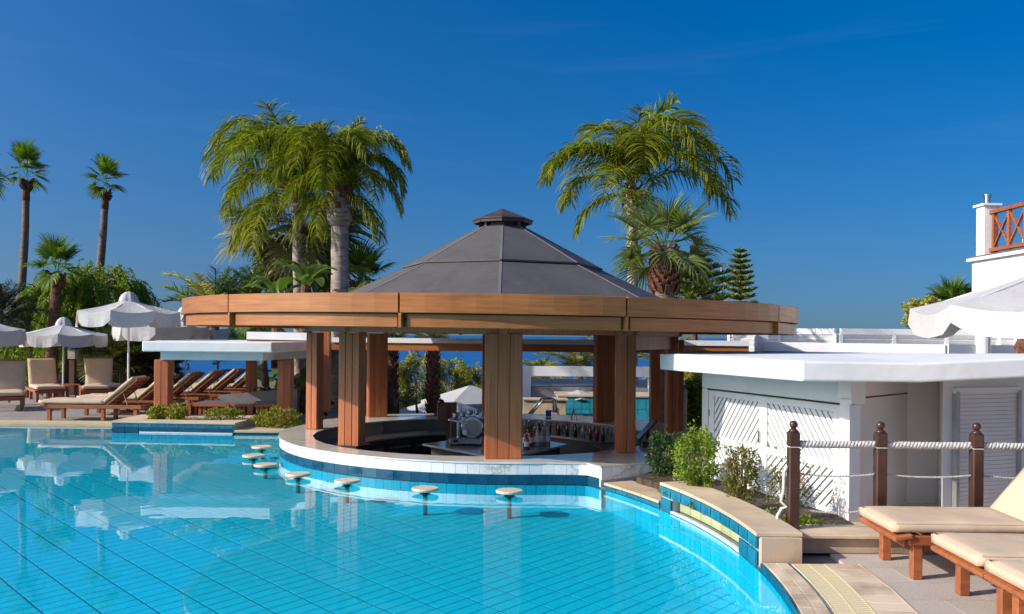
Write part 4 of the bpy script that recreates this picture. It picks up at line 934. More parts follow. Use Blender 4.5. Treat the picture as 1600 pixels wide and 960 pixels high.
par_px('parasol.002', -38, 496, 514, 538, 33, 19.5, 'white parasol cut off by the left edge of the picture', rz=R(0))
par_px('parasol.003', 252, 492, 508, 530, 181, 23.0, 'white parasol behind the largest one, above the left canopy slab', rz=R(15), cap=False)
par_px('parasol.004', 290, 487, 511, 530, 355, 25.5, 'farthest white parasol half hidden by the left end of the timber fascia', rz=R(10))
cR = A(1695, 500, 11.0)
parasol('parasol.005', cR.x, 11.0, 0.1, 2.80, A(1500, 514, 9.3).z, 2.0, 0.30, 8, R(-165), 'very large white market parasol at the right edge in front of the upper building', cap=False, pole_r=0.04, group='white parasols on the right')
# lantern post, railings
lx = A(114, 560, 23.5)
lan = empty('lantern_post', (lx.x, 23.5, 0.0), label='dark lantern on a post behind the upright loungers', cat='lantern')
LG = surf('lantern_glass', (0.35, 0.30, 0.25), (0.45, 0.4, 0.33), 8, 0.3)
MB().box((lx.x, 23.5, 0.5), (0.14, 0.14, 1.0)).build('post', WD, lan); MB().box((lx.x, 23.5, 1.15), (0.19, 0.19, 0.25)).build('lamp_glass', LG, lan)
MB().lathe([(0.17, 1.28), (0.05, 1.38), (0.0, 1.4)], 8, (lx.x, 23.5, 0)).build('lamp_roof', BLACKM, lan)
def railing(name, pts, z0, h, lab, bars=(1.0, 0.66), mat=BLACKM, r=0.022):
    e = empty(name, (pts[0][0], pts[0][1], z0), label=lab, cat='railing')
    for a in pts: MB().tube([(a[0], a[1], z0), (a[0], a[1], z0+h)], r, 6).build('post', mat, e)
    for a, b in zip(pts, pts[1:]):
        for f in bars: MB().tube([(a[0], a[1], z0+h*f), (b[0], b[1], z0+h*f)], r, 6).build('rail', mat, e)
    return e
railing('railing', [(A(x, 600, 24.5).x, 24.5) for x in (340, 388, 440, 500)], 0.05, 1.0, 'black two-bar railing behind the farthest slatted loungers', r=0.03)
railing('railing.001', [(A(x, 600, 24.0).x, 24.0) for x in (158, 188)], 0.05, 0.62, 'short black metal rail right of the lantern post', (1.0,), r=0.03)
# ------------------------------------------------------------------ vegetation
def strip_mesh(paths, widths, mat, name):
    """many leaf strips; paths list of (k,3) arrays, widths per strip"""
    V = []; Fq = []; n = 0
    for P, w, sd in paths:
        k = len(P)
        for i in range(k):
            ww = w*(1.0 if i < k-2 else (0.7 if i == k-2 else 0.12)); V.append(P[i]-sd*ww); V.append(P[i]+sd*ww)
        for i in range(k-1): Fq.append((n+2*i, n+2*i+1, n+2*i+3, n+2*i+2))
        n += 2*k
    return np_mesh(name, np.array(V), np.array(Fq), mat)
def rot_about(v, axis, a):
    axis = axis/np.linalg.norm(axis); return v*math.cos(a)+np.cross(axis, v)*math.sin(a)+axis*np.dot(axis, v)*(1-math.cos(a))
def pinnate(L, e0, e1, mat, seed, leaf=0.5, n=46, hang=0.75, w=0.014, vee=0.5):
    rg = np.random.default_rng(seed); pts = []; p = np.zeros(3); m = 26; sway = rg.uniform(-0.25, 0.25)
    pts.append(p.copy()); tans = []
    for i in range(m):
        t = i/m; e = R(e0+(e1-e0)*(t**1.25)); az = sway*t; d = np.array([math.cos(e)*math.cos(az), math.cos(e)*math.sin(az), math.sin(e)]); tans.append(d); p = p+d*L/m; pts.append(p.copy())
    tans.append(tans[-1]); strips = []
    for i in range(m):                                          # midrib
        pass
    mid = np.array(pts); sd = np.array([0, 1.0, 0]); strips.append((mid, 0.018*L/2.2, sd)); up = np.array([0, 0, 1.0])
    strips.append((mid, 0.014*L/2.2, np.array([0.3, 0, 1.0])/1.05))
    for i in range(n):
        t = 0.14+0.86*i/n; fi = t*m; i0 = min(int(fi), m-1); base = mid[i0]+(mid[i0+1]-mid[i0])*(fi-i0); tg = tans[i0]
        side0 = np.cross(tg, up); side0 = side0/(np.linalg.norm(side0)+1e-6)
        nrm = np.cross(side0, tg)
        ll = leaf*(0.45+0.9*math.sin(PI*min(t*0.85+0.12, 1)))*rg.uniform(0.8, 1.15)
        for s in (-1, 1):
            d = side0*s*rg.uniform(0.75, 1.0)+tg*rg.uniform(0.35, 0.75)+nrm*rg.uniform(-0.1, vee); d /= np.linalg.norm(d); q = base.copy(); P = [q.copy()]; k = 4
            for j in range(k):
                q = q+d*ll/k; P.append(q.copy()); d = d+np.array([0, 0, -hang*rg.uniform(0.6, 1.2)])*(0.45 if j == 0 else 0.7); d /= np.linalg.norm(d)
            sd = np.cross(d, side0*s+tg*0.2); nn_ = np.linalg.norm(sd); sd = sd/nn_ if nn_ > 0.05 else tg
            sd = rot_about(sd, P[1]-P[0], rg.uniform(-0.9, 0.9)); strips.append((np.array(P), w*rg.uniform(0.7, 1.2), sd/np.linalg.norm(sd)))
    return strip_mesh(strips, None, mat, 'frond')
def fan(Lp, Rb, mat, seed, droop=0.5, n=34, spread=140, w=0.020, bend=0.3, fold=0.35):
    rg = np.random.default_rng(seed); strips = []; p = np.zeros(3); P = [p.copy()]; e = 0.0
    for i in range(6): d = np.array([math.cos(e), 0, math.sin(e)]); p = p+d*Lp/6; P.append(p.copy()); e -= bend/6
    strips.append((np.array(P), 0.016, np.array([0, 1.0, 0]))); strips.append((np.array(P), 0.012, np.array([0, 0, 1.0])))
    ax = np.array([math.cos(e), 0, math.sin(e)]); nz = np.array([-math.sin(e), 0, math.cos(e)]); y = np.array([0, 1.0, 0])
    for i in range(n):
        a = R(-spread+2*spread*(i+0.5)/n); d = ax*math.cos(a)+y*math.sin(a)+nz*fold*abs(math.sin(a))*0.8; d /= np.linalg.norm(d)
        L = Rb*(0.80+0.25*math.cos(a))*rg.uniform(0.85, 1.1); q = p.copy(); Q = [q.copy()]; k = 5; dd = d.copy()
        for j in range(k):
            q = q+dd*L/k; Q.append(q.copy())
            if j >= 1: dd = dd+np.array([0, 0, -droop*rg.uniform(0.5, 1.3)])*(0.15 if j == 1 else 0.4 if j == 2 else 0.9); dd /= np.linalg.norm(dd)
        s0 = np.cross(d, nz); s0 /= np.linalg.norm(s0); s0 = rot_about(s0, d, rg.uniform(-0.5, 0.5)); wb = w*Rb/0.6
        Vw = np.array(Q); strips.append((Vw, wb*0.9, s0))
    return strip_mesh(strips, None, mat, 'frond')
def trunk_mesh(pts, radii, mat, name='trunk', n=14, rough=0.0, parent=None):
    m = MB(); m.tube(pts, radii, n)
    if rough:
        m.v = [tuple(Vector(p)+Vector((random.uniform(-1, 1), random.uniform(-1, 1), random.uniform(-.5, .5)))*rough) for p in m.v]
    return m.build(name, mat, parent, smooth=True)
def curve_pts(a, b, bow=(0, 0, 0), n=24):
    a = Vector(a); b = Vector(b); bw = Vector(bow); return [a.lerp(b, i/n)+bw*4*(i/n)*(1-i/n) for i in range(n+1)]
def stubs(root, c, r0, r1, z0, z1, n, mat, ln=0.14, name='leaf_base'):
    """old leaf bases wrapped round a trunk: one part"""
    m = MB()
    for i in range(n):
        t = i/n; z = z0+(z1-z0)*t; a = i*2.39996; rr = r0+(r1-r0)*t; d = Vector((math.cos(a), math.sin(a), 0)); p = Vector(c)+d*rr*0.82+Vector((0, 0, z)); q = p+d*ln*0.55+Vector((0, 0, ln))
        m.bar(p, q, ln*0.62, ln*0.16, up=d)
    return tag(m.build(name, mat, root), kind='stuff')
QF = [pinnate(1.7, 86, 35, G_QUEEN, 11, 0.50, 50, 0.35, 0.016), pinnate(2.8, 80, -66, G_QUEEN, 12, 0.62, 72, 0.60, 0.016), pinnate(3.0, 64, -88, G_QUEEN, 13, 0.64, 74, 0.70, 0.016), pinnate(2.7, 42, -88, G_QUEEN, 14, 0.62, 66, 0.80, 0.016), pinnate(2.2, 5, -89, G_QUEEN, 15, 0.6, 56, 0.9, 0.016),
      pinnate(3.0, 73, -80, G_QUEEN, 16, 0.64, 76, 0.65, 0.016)]
def queen_palm(name, base, top, tr0, tr1, nf, scale, label, seed, bias=None, shaft=0.5, bow=(0, 0, 0), squash=1.0):
    rg = random.Random(seed); r = empty(name, base, 0, label, 'palm tree'); b = Vector(base); t = Vector(top)
    pts = curve_pts(b, t, bow, 22); trunk_mesh(pts, [tr0+(tr1-tr0)*i/22 for i in range(23)], BARKW, parent=r, rough=0.006)
    cs = [(t-Vector((0, 0, shaft)))+Vector((0, 0, shaft*1.25*i/6)) for i in range(7)]
    trunk_mesh(cs, [tr1*k for k in (1.05, 1.5, 1.55, 1.4, 1.1, 0.8, 0.5)], BARKW, 'crown_shaft', parent=r, rough=0.02)
    stubs(r, t, tr1*1.5, tr1*1.0, -shaft*0.7, 0.1, 16, BARKR, 0.20)
    for i in range(nf):
        u = i/nf; az = i*2.39996+rg.uniform(-0.35, 0.35)
        vi = 0 if u < 0.08 else 1 if u < 0.30 else 5 if u < 0.50 else 2 if u < 0.70 else 3 if u < 0.88 else 4
        s = scale*rg.uniform(0.84, 1.12); s_ = s
        if bias: s_ = s*(1+bias[1]*math.cos(az-bias[0]))
        put('frond', QF[vi], r, t+Vector((0.04*math.cos(az), 0.04*math.sin(az), 0.38-0.55*u)), (rg.uniform(-.25, .25), rg.uniform(-.12, .12), az), (s_, s_, s_*squash))
    return r
def TP(px, py, Y): return A(px, py, Y)
queen_palm('queen_palm', (A(532, 500, 20).x, 20, 0), A(531, 302, 20), 0.215, 0.19, 42, 0.64, 'thick pale-trunked queen palm left of the grey roof, right of a pair', 3, shaft=0.75, squash=1.38)
queen_palm('queen_palm.001', (A(470, 500, 21.2).x, 21.2, 0), A(464, 300, 21.2), 0.13, 0.12, 42, 0.78, 'slimmer queen palm left of the thick-trunked one, drooping widely leftward', 5, bias=(PI, 0.20), squash=1.22)
queen_palm('queen_palm.002', (A(990, 500, 23).x, 23, 0), A(988, 298, 23), 0.13, 0.15, 26, 1.12, 'queen palm with wide drooping crown right of the grey roof', 8, bias=(0.1, 0.12), shaft=0.8, squash=1.0)
FN = [fan(0.6, 0.66, G_FAN, 21, 0.35, 38), fan(0.6, 0.66, G_FAN, 22, 0.7, 38), fan(0.6, 0.66, G_FAN, 23, 1.2, 38, bend=0.8), fan(0.5, 0.66, G_FAN, 24, 1.6, 38, bend=1.2)]
FP = [fan(0.7, 0.78, G_FANPALE, 31, 0.3, 34, w=0.016), fan(0.8, 0.78, G_FANPALE, 32, 0.6, 34, w=0.016), fan(0.75, 0.78, G_FANPALE, 33, 0.9, 34, bend=0.6, w=0.016)]
FO = [fan(0.8, 0.85, G_FANOLD, 41, 0.6, 38), fan(0.8, 0.85, G_FANOLD, 42, 1.0, 38, bend=0.9), fan(0.7, 0.9, G_FANOLD, 43, 1.4, 36, bend=1.3)]
def fan_palm(name, base, top, tr0, tr1, nf, scale, label, seed, kit, elev=(85, -50), bow=(0, 0, 0), skirt=0.3, bark=BARK, stubn=14, stublen=0.12, azoff=0.0, red=False, cat='palm tree', lift=0.0):
    rg = random.Random(seed); r = empty(name, base, 0, label, cat); b = Vector(base); t = Vector(top); pts = curve_pts(b, t, bow, 24)
    trunk_mesh(pts, [tr0+(tr1-tr0)*i/24 for i in range(25)], bark, parent=r, rough=0.004)
    if red:
        q = pts[-3:]; trunk_mesh([q[0], q[1], q[2]], [tr1*1.12]*3, BARKR, 'bark_collar', parent=r)
    stubs(r, t, tr1*1.4, tr1*1.15, -skirt, 0.02, stubn, BARKR, stublen)
    for i in range(nf):
        u = i/max(nf-1, 1); az = azoff+i*2.39996+rg.uniform(-.3, .3); e = R(elev[0]+(elev[1]-elev[0])*u+rg.uniform(-8, 8)); s = scale*rg.uniform(0.88, 1.1)
        me = kit[min(int(u*len(kit)), len(kit)-1)]
        put('frond', me, r, t+Vector((0.03*math.cos(az), 0.03*math.sin(az), 0.03+lift*(1-u))), (rg.uniform(-.5, .5), -e, az), (s, s, s))
    return r
Yp = 30.0
fan_palm('slender_fan_palm', (A(12, 640, Yp).x, Yp, -0.5), A(41, 286, Yp), 0.15, 0.11, 17, 0.74, 'tall slender fan palm nearest the left edge of the picture', 1, FN, (89, 25), bow=(0.15, 0, 0), lift=0.55, stubn=18, stublen=0.16, red=True)
fan_palm('slender_fan_palm.001', (A(128, 640, Yp).x, Yp, -0.5), A(165, 300, Yp), 0.16, 0.11, 16, 0.68, 'tall leaning fan palm, second of the two tall slender ones', 2, FN, (89, 25), bow=(0.12, 0, 0), lift=0.5, stubn=18, stublen=0.16, red=True)
fan_palm('slender_fan_palm.002', (A(76, 640, 25).x, 25, -0.3), A(89, 436, 25), 0.19, 0.13, 18, 0.76, 'shorter fan palm with peeling reddish trunk between the two tall ones', 3, FN, (89, 20), bow=(0.0, 0, 0), lift=0.35, stubn=22, stublen=0.18, bark=BARKR)
fan_palm('slender_fan_palm.003', (A(-60, 640, 28).x, 28, -0.5), A(-46, 272, 28), 0.2, 0.13, 16, 0.95, 'fan palm cut off by the left frame edge, only leaf tips showing', 4, FN, (85, -30))
fan_palm('short_fan_palm', (A(1038, 600, 17.8).x, 17.8, 0), A(1038, 396, 17.8), 0.25, 0.21, 20, 0.92, 'short fan palm with fat shaggy trunk right of the grey roof', 6, FP, (82, -6), skirt=0.85, stubn=110, stublen=0.17)
fan_palm('skirted_fan_palm', (A(478, 600, 22.6).x, 22.6, 0), A(470, 352, 22.6), 0.22, 0.2, 40, 1.35, 'brownish fan palm with hanging dry leaves behind the queen palms', 7, FO, (20, -75), skirt=1.2, stubn=60)
fan_palm('skirted_fan_palm.001', (A(562, 600, 22).x, 22, 0), A(562, 446, 22), 0.2, 0.18, 24, 0.95, 'green fan palm between the thick palm trunk and the grey roof', 9, FN, (85, -35), stubn=60, stublen=0.16, skirt=0.5)
# small palms and banana peeking over the fascia on the left
def clump(name, c, fronds, kit, nf, scale, label, e0, e1, seed, cat='palm', azr=None):
    rg = random.Random(seed); r = empty(name, c, 0, label, cat)
    MB().lathe([(0.12, -0.25), (0.14, 0.0), (0.08, 0.12)], 10, c).build('stem', BARKR, r)
    for i in range(nf):
        az = i*2.39996+rg.uniform(-.3, .3); u = i/nf; s = scale*rg.uniform(.85, 1.1)
        if azr: az = rg.uniform(*azr)
        put('frond', kit[i % len(kit)], r, Vector(c)+Vector((0, 0, 0.05)), (rg.uniform(-.3, .3), -R(e0+(e1-e0)*u), az), (s, s, s))
    return r
DP = [pinnate(1.8, 25, -35, G_SPIKY, 51, 0.36, 46, 0.12, 0.010, 0.7), pinnate(1.8, 10, -45, G_SPIKY, 52, 0.36, 46, 0.15, 0.010, 0.8)]
DG = [pinnate(1.6, 20, -30, G_BANANA, 53, 0.42, 40, 0.15, 0.016, 0.7), pinnate(1.6, 10, -20, G_FAN, 54, 0.42, 40, 0.12, 0.014, 0.7)]
DV = [pinnate(2.0, 25, -45, G_GREY, 55, 0.36, 50, 0.2, 0.011, 0.7), pinnate(2.0, 10, -60, G_OLIVE, 56, 0.36, 50, 0.3, 0.011, 0.7)]
clump('feather_palm', A(335, 500, 21.5), None, [DG[1], DV[1], DP[0]], 20, 0.80, 'dark feather palm arching out above the left end of the timber fascia', 75, 5, 61)
clump('feather_palm.001', A(392, 480, 22.5), None, DG, 13, 0.66, 'bright green feather palm rising above the left part of the fascia', 85, 15, 62)
def banana(name, c, n, scale, label, seed):
    rg = np.random.default_rng(seed); r = empty(name, c, 0, label, 'banana plant')
    MB().lathe([(0.11, -1.4), (0.10, -0.2), (0.07, 0.1)], 10, c).build('stem', BARKR, r)
    for i in range(n):
        az = i*2.4+rg.uniform(-.3, .3); e = R(rg.uniform(25, 80)); V = []; Fq = []; p = np.array([0, 0, 0.0]); L = scale*rg.uniform(0.8, 1.15); m = 12
        for k in range(m+1):
            t = k/m; ww = 0.0 if t < 0.32 else 0.17*scale*math.sin(PI*min((t-0.30)/0.72, 1))**0.6
            V += [(p[0], -ww-0.008, p[2]+ww*0.35), (p[0], 0, p[2]), (p[0], ww+0.008, p[2]+ww*0.35)]
            ee = e-t*t*R(95); p = p+np.array([math.cos(ee), 0, math.sin(ee)])*L/m
        for k in range(m):
            for q in (0, 1): a = 3*k+q; Fq.append((a, a+1, a+4, a+3))
        me = np_mesh('leaf', np.array(V), np.array(Fq), G_BANANA); me.polygons.foreach_set('use_smooth', [True]*len(me.polygons)); put('leaf', me, r, Vector(c)+Vector((0, 0, 0.02)), (0, 0, az))
    return r
banana('banana_plant', A(476, 452, 19.0), 12, 0.85, 'bird-of-paradise plant with broad paddle leaves against the slim palm trunk', 71)
banana('banana_plant.001', A(432, 476, 19.3), 9, 0.9, 'broad paddle leaves showing over the fascia left of the taller leafy clump', 72)
banana('banana_plant.002', A(470, 610, 18.6), 9, 0.8, 'leafy broadleaf plant in shade behind the right canopy post', 73)
banana('banana_plant.003', A(415, 606, 21.5), 9, 0.8, 'sunlit broadleaf plant seen between the canopy posts', 74)
fan_palm('garden_palm', (A(417, 640, 21).x, 21, 0), A(408, 505, 21), 0.10, 0.07, 12, 0.7, 'thin-trunked garden palm between the canopy posts', 77, FN, (70, -30), stubn=6)
# leaf clouds
def leaves(center, rad, n, size, mat, seed, name='foliage', parent=None, shell=0.55, asp=0.45, floor=None, lump=0.25, droop=0.0, boxy=1.0):
    rg = np.random.default_rng(seed); D = rg.normal(size=(n*2, 3)); D /= np.linalg.norm(D, axis=1)[:, None]
    if boxy != 1.0: D = np.sign(D)*np.abs(D)**boxy
    rr = (shell+(1-shell)*rg.random(n*2)**0.6)
    ph = rg.uniform(0, 6.28, 6); lumpf = 1+lump*(np.sin(D[:, 0]*5+ph[0])*np.sin(D[:, 1]*5+ph[1])+0.6*np.sin(D[:, 2]*7+ph[2])*np.sin(D[:, 0]*9+ph[3]))
    keep = rg.random(n*2) < (0.5+0.5*np.sin(D[:, 0]*8+ph[4])*np.sin(D[:, 2]*8+ph[5])*0.8); idx = np.where(keep)[0][:n]
    D = D[idx]; rr = (rr*lumpf)[idx]; P = D*rr[:, None]*np.array(rad)+np.array(center)
    if floor is not None: P[:, 2] = np.maximum(P[:, 2], floor+rg.random(len(P))*0.03)
    k = len(P); a = rg.normal(size=(k, 3))+D*0.6; a[:, 2] -= droop; a /= np.linalg.norm(a, axis=1)[:, None]; b = np.cross(a, rg.normal(size=(k, 3))); b /= np.linalg.norm(b, axis=1)[:, None]
    s = (size*rg.uniform(0.6, 1.3, k))[:, None]; q = s*asp
    V = np.stack([P-a*s*0.5, P+b*q*0.5, P+a*s*0.5, P-b*q*0.5], 1).reshape(-1, 3); Fq = np.arange(4*k).reshape(k, 4)
    if parent is not None: V = V-np.array(root_of(parent).location)
    return np_obj(name, V, Fq, mat, parent)
def shrub(name, c, rad, n, size, mat, label, seed, stems=5, **kw):
    r = empty(name, (c[0], c[1], c[2]-rad[2]), 0, label, 'shrub')
    m = MB()
    for i in range(stems):
        a = 2*PI*i/stems+seed; q = Vector((c[0]+0.6*rad[0]*math.cos(a), c[1]+0.6*rad[1]*math.sin(a), c[2]+rad[2]*0.5)); m.tube([Vector((c[0]+0.15*rad[0]*math.cos(a), c[1]+0.1*math.sin(a)*rad[1], c[2]-rad[2])), q.lerp(Vector((c[0], c[1], c[2]-rad[2]*0.3)), 0.4), q], [0.012, 0.009, 0.004], 5)
    m.build('stems', BARK, r); leaves(c, rad, n, size, mat, seed, parent=r, floor=c[2]-rad[2]*1.0, **kw); return r
def shrub_px(name, x0, x1, y0, y1, Y, mat, label, seed, n=1800, size=0.05, depth=0.8, **kw):
    a = A(x0, y0, Y); b = A(x1, y1, Y); c = ((a.x+b.x)/2, Y, (a.z+b.z)/2); rx = abs(b.x-a.x)/2; return shrub(name, c, (rx*0.92, rx*depth, abs(a.z-b.z)/2*0.95), n, size, mat, label, seed, **kw)
shrub_px('low_shrub', 231, 264, 632, 660, 15.9, G_BUSHY, 'small yellow-green shrub at the left end of the far planter block', 81, 1500, 0.045, 1.0)
shrub_px('low_shrub.001', 258, 294, 630, 660, 15.9, G_BUSHY, 'small yellow-green shrub just right of its twin on the far planter block', 82, 1500, 0.045, 1.0)
shrub_px('low_shrub.002', 316, 386, 636, 661, 15.85, G_BUSHL, 'low wide green shrub at the right end of the far planter block', 83, 1600, 0.04, 0.5)
shrub_px('low_shrub.003', 392, 474, 636, 674, 15.75, G_BUSHY, 'yellow variegated shrub against the left end of the bar counter', 84, 2200, 0.05, 0.6)
shrub_px('bar_shrub', 1011, 1062, 672, 748, 9.45, G_BUSHD, 'dark green rounded shrub at the right end of the bar counter', 85, 3600, 0.035, 1.0, boxy=0.8)
shrub_px('bar_shrub.001', 1052, 1122, 668, 765, 8.75, G_BUSHL, 'light green leafy shrub beside the dark one, against the hut', 86, 4200, 0.036, 0.9, boxy=0.8)
shrub_px('bar_shrub.002', 1124, 1190, 692, 792, 8.15, G_BUSHR, 'loose shrub with reddish new leaves in front of the diagonal boards', 87, 2600, 0.034, 0.8, lump=0.3, stems=9)
shrub_px('bar_shrub.003', 1192, 1272, 712, 812, 7.75, G_BUSHR, 'sparse reddish shrub behind the first rope post', 88, 900, 0.032, 0.6, lump=0.4, stems=9)
for i, (x0, x1, y0, y1, Y) in enumerate(((1030, 1080, 722, 760, 8.95), (1075, 1150, 748, 792, 8.25), (1145, 1215, 772, 822, 7.65), (1205, 1290, 795, 826, 7.4))):
    a = A(x0, y0, Y); b = A(x1, y1, Y)
    o = leaves(((a.x+b.x)/2, Y, 0.17), (abs(b.x-a.x)/2, 0.22, 0.07), 1300, 0.034, G_BUSHL if i != 1 else G_BUSHR, 90+i, name='ground_cover', floor=0.15); tag(o, kind='stuff')
shrub_px('hedge_bush', 1062, 1112, 590, 700, 14.5, G_BUSHL, 'bright leafy bush between the pergola post and the hut wall', 94, 5200, 0.07, 0.9)
shrub_px('hedge_bush.001', 1050, 1125, 556, 600, 19.5, G_OLIVE, 'olive coloured tree foliage behind the bright bush', 95, 2500, 0.10, 0.9)
# olive hedge and trees behind the bar
hb = [(560, 640, 560, 652, 31.0), (620, 692, 554, 652, 31.6), (662, 738, 562, 648, 32.0), (710, 792, 576, 650, 32.6), (498, 575, 562, 652, 30.4)]
hl = ['olive yellow bush filling the gap behind the left columns', 'tallest olive bush between the two shaggy palm trunks', 'olive bush right of the second shaggy palm trunk', 'low olive bush sloping down toward the sea behind the dark post', 'olive bush behind the second column from the left']
for i, (x0, x1, y0, y1, Y) in enumerate(hb):
    r = shrub_px('olive_bush' if i == 0 else 'olive_bush.%03d' % i, x0, x1, y0, y1, Y, G_OLIVE, hl[i], 100+i, 9000, 0.12, 0.6, shell=0.78, boxy=0.75, asp=0.3, droop=1.0)
for i, (px, lab) in enumerate(((611, 'shaggy reddish palm trunk rising behind the left back column'), (676, 'shaggy palm trunk standing in front of the olive bushes'))):
    Y = 20.8; b = A(px, 650, Y); t = A(px+1, 536, Y); r = empty('shaggy_palm' if i == 0 else 'shaggy_palm.001', (b.x, Y, -0.4), 0, lab, 'palm tree')
    trunk_mesh([(b.x, Y, -0.6), (t.x, Y, t.z)], [0.15, 0.13], BARKR, parent=r, rough=0.02, n=12); stubs(r, (b.x, Y, 0), 0.17, 0.15, -0.4, t.z, 150, BARKR, 0.10)
    for k in range(14): put('frond', DV[k % 2], r, (t.x, Y, t.z), (0, -R(60-5*k), k*2.4), (0.4, 0.4, 0.4))
clump('beach_palm', A(905, 585, 27.0), None, DV, 24, 0.75, 'feathery date palm above the white frame behind the bar', 70, -10, 110)
clump('beach_palm.001', A(1040, 580, 30.0), None, DV, 20, 0.9, 'feathery date palm seen between the right-hand columns', 70, -10, 111)
clump('beach_palm.002', A(845, 604, 30.0), None, DV, 16, 0.6, 'small date palm framed by the white frame structure', 70, 0, 112)
for i, (x0, x1, y0, y1, Y, lab) in enumerate(((820, 870, 562, 585, 34, 'small dark tree top over the white frame'), (825, 905, 588, 618, 32, 'green garden bushes framed by the white frame structure'), (985, 1065, 592, 625, 30, 'green bushes behind the blue tiled wall at the right columns'))):
    shrub_px('garden_bush' if i == 0 else 'garden_bush.%03d' % i, x0, x1, y0, y1, Y, G_OLIVE if i != 2 else G_BUSHL, lab, 115+i, 2500, 0.12, 0.8)
# weeping trees on the left
def weeping(name, base, crown, rad, label, seed, n=260, mat=G_WEEP, hang=(0.9, 2.6)):
    rg = np.random.default_rng(seed); b = Vector(base); c = Vector(crown); r = empty(name, base, 0, label, 'tree')
    trunk_mesh(curve_pts(b, c-Vector((0, 0, rad[2]*0.3)), (0.2, 0, 0), 10), [0.20-0.012*i for i in range(11)], BARK, parent=r)
    m = MB()
    for i in range(9):
        a = i*0.7; m.tube(curve_pts(c-Vector((0, 0, rad[2]*0.4)), c+Vector((math.cos(a)*rad[0]*0.85, math.sin(a)*rad[1]*0.85, rad[2]*rg.uniform(0.2, 0.9))), (0, 0, 0.3), 6), [0.06, .05, .04, .03, .025, .02, .012], 6)
    m.build('limbs', BARK, r)
    V = []; Fq = []; k = 0; cl = rg.normal(size=(26, 3)); cl /= np.linalg.norm(cl, axis=1)[:, None]; cl[:, 2] = np.abs(cl[:, 2])
    for s in range(n):
        q = cl[s % 26]; p = np.array(c)+q*np.array(rad)*rg.uniform(0.55, 1.0)+rg.normal(size=3)*np.array(rad)*0.09; L = rg.uniform(*hang); d = np.array([q[0]*0.5, q[1]*0.5, 0.1]); st_ = 0.045
        for j in range(int(L/st_)):
            d = d+np.array([0, 0, -0.10]); dn = d/np.linalg.norm(d); p = p+dn*st_
            for ss in (-1, 1, 0):
                a_ = np.array([rg.normal()*0.6+ss*0.4, rg.normal()*0.6, -0.9]); a_ /= np.linalg.norm(a_); b_ = np.cross(a_, rg.normal(size=3)); b_ /= np.linalg.norm(b_)+1e-6; z = rg.uniform(0.08, 0.14); w = 0.016
                V += [p, p+a_*z*0.5+b_*w, p+a_*z, p+a_*z*0.5-b_*w]; Fq.append((k, k+1, k+2, k+3)); k += 4
    np_obj('foliage', np.array(V)-np.array(r.location), np.array(Fq), mat, r); return r
Yw = 27.0
weeping('weeping_tree', (A(150, 640, Yw).x, Yw, -0.3), A(155, 458, Yw), (1.15, 1.2, 1.05), 'weeping pepper tree whose crown rises right of the leaning fan palm', 121, 420)
weeping('weeping_tree.001', (A(92, 640, Yw+.5).x, Yw+.5, -0.3), A(90, 485, Yw+.5), (1.25, 1.1, 1.05), 'weeping pepper tree behind the reddish palm trunk', 122, 420)
weeping('weeping_tree.002', (A(22, 640, Yw+1).x, Yw+1, -0.3), A(30, 545, Yw+1), (1.3, 1.0, 0.9), 'lower weeping tree behind the leftmost loungers', 123, 240)
weeping('weeping_tree.003', (A(262, 640, Yw+4).x, Yw+4, -0.6), A(248, 512, Yw+4), (1.2, 1.0, 0.7), 'thin drooping tree behind the large parasol cap', 124, 70, hang=(0.5, 1.6))
weeping('weeping_tree.004', (A(182, 640, Yw+2).x, Yw+2, -0.3), A(190, 560, Yw+2), (1.6, 1.0, 0.9), 'dark drooping foliage behind the lantern post', 125, 200)
clump('yucca', A(8, 500, 24.5), None, DP, 40, 0.62, 'dark spiky yucca at the left frame edge below the tall palm', 85, -35, 126, cat='yucca')
fan_palm('bushy_fan_palm', (A(195, 640, 25).x, 25, 0), A(195, 572, 25), 0.15, 0.15, 44, 1.0, 'bushy grey-green fan palm behind the lantern and upright lounger', 127, [fan(0.6, 0.75, G_GREY, 35, 0.2, 36), fan(0.6, 0.75, G_GREY, 36, 0.4, 36)], (85, -15), stubn=10)
fan_palm('bushy_fan_palm.001', (A(238, 640, 26).x, 26, 0), A(240, 585, 26), 0.15, 0.15, 30, 0.85, 'darker low fan palm behind the parasol pole and canopy slab', 128, [fan(0.6, 0.75, G_SPIKY, 37, 0.3, 36), fan(0.6, 0.75, G_GREY, 38, 0.4, 36)], (75, -15), stubn=10)
clump('beach_palm.003', A(372, 545, 28.0), None, DG, 16, 0.7, 'green palm fronds seen between fascia and canopy slab', 60, -30, 129)
shrub_px('garden_bush.003', 345, 372, 592, 615, 24.0, G_BUSHL, 'small sunlit pot plant in front of the black railing', 130, 700, 0.08, 0.8)
shrub_px('garden_bush.004', 395, 520, 600, 662, 18.9, G_BUSHD, 'dark leafy undergrowth behind the canopy posts', 131, 3500, 0.12, 0.5)
shrub_px('garden_bush.005', 140, 240, 560, 640, 26.5, G_BUSHD, 'dark hedge mass behind the left terrace parasols', 132, 5000, 0.14, 0.6)
shrub_px('garden_bush.006', -60, 140, 560, 640, 29.5, G_BUSHD, 'dark hedge mass closing the left terrace behind the loungers', 133, 6000, 0.16, 0.5)
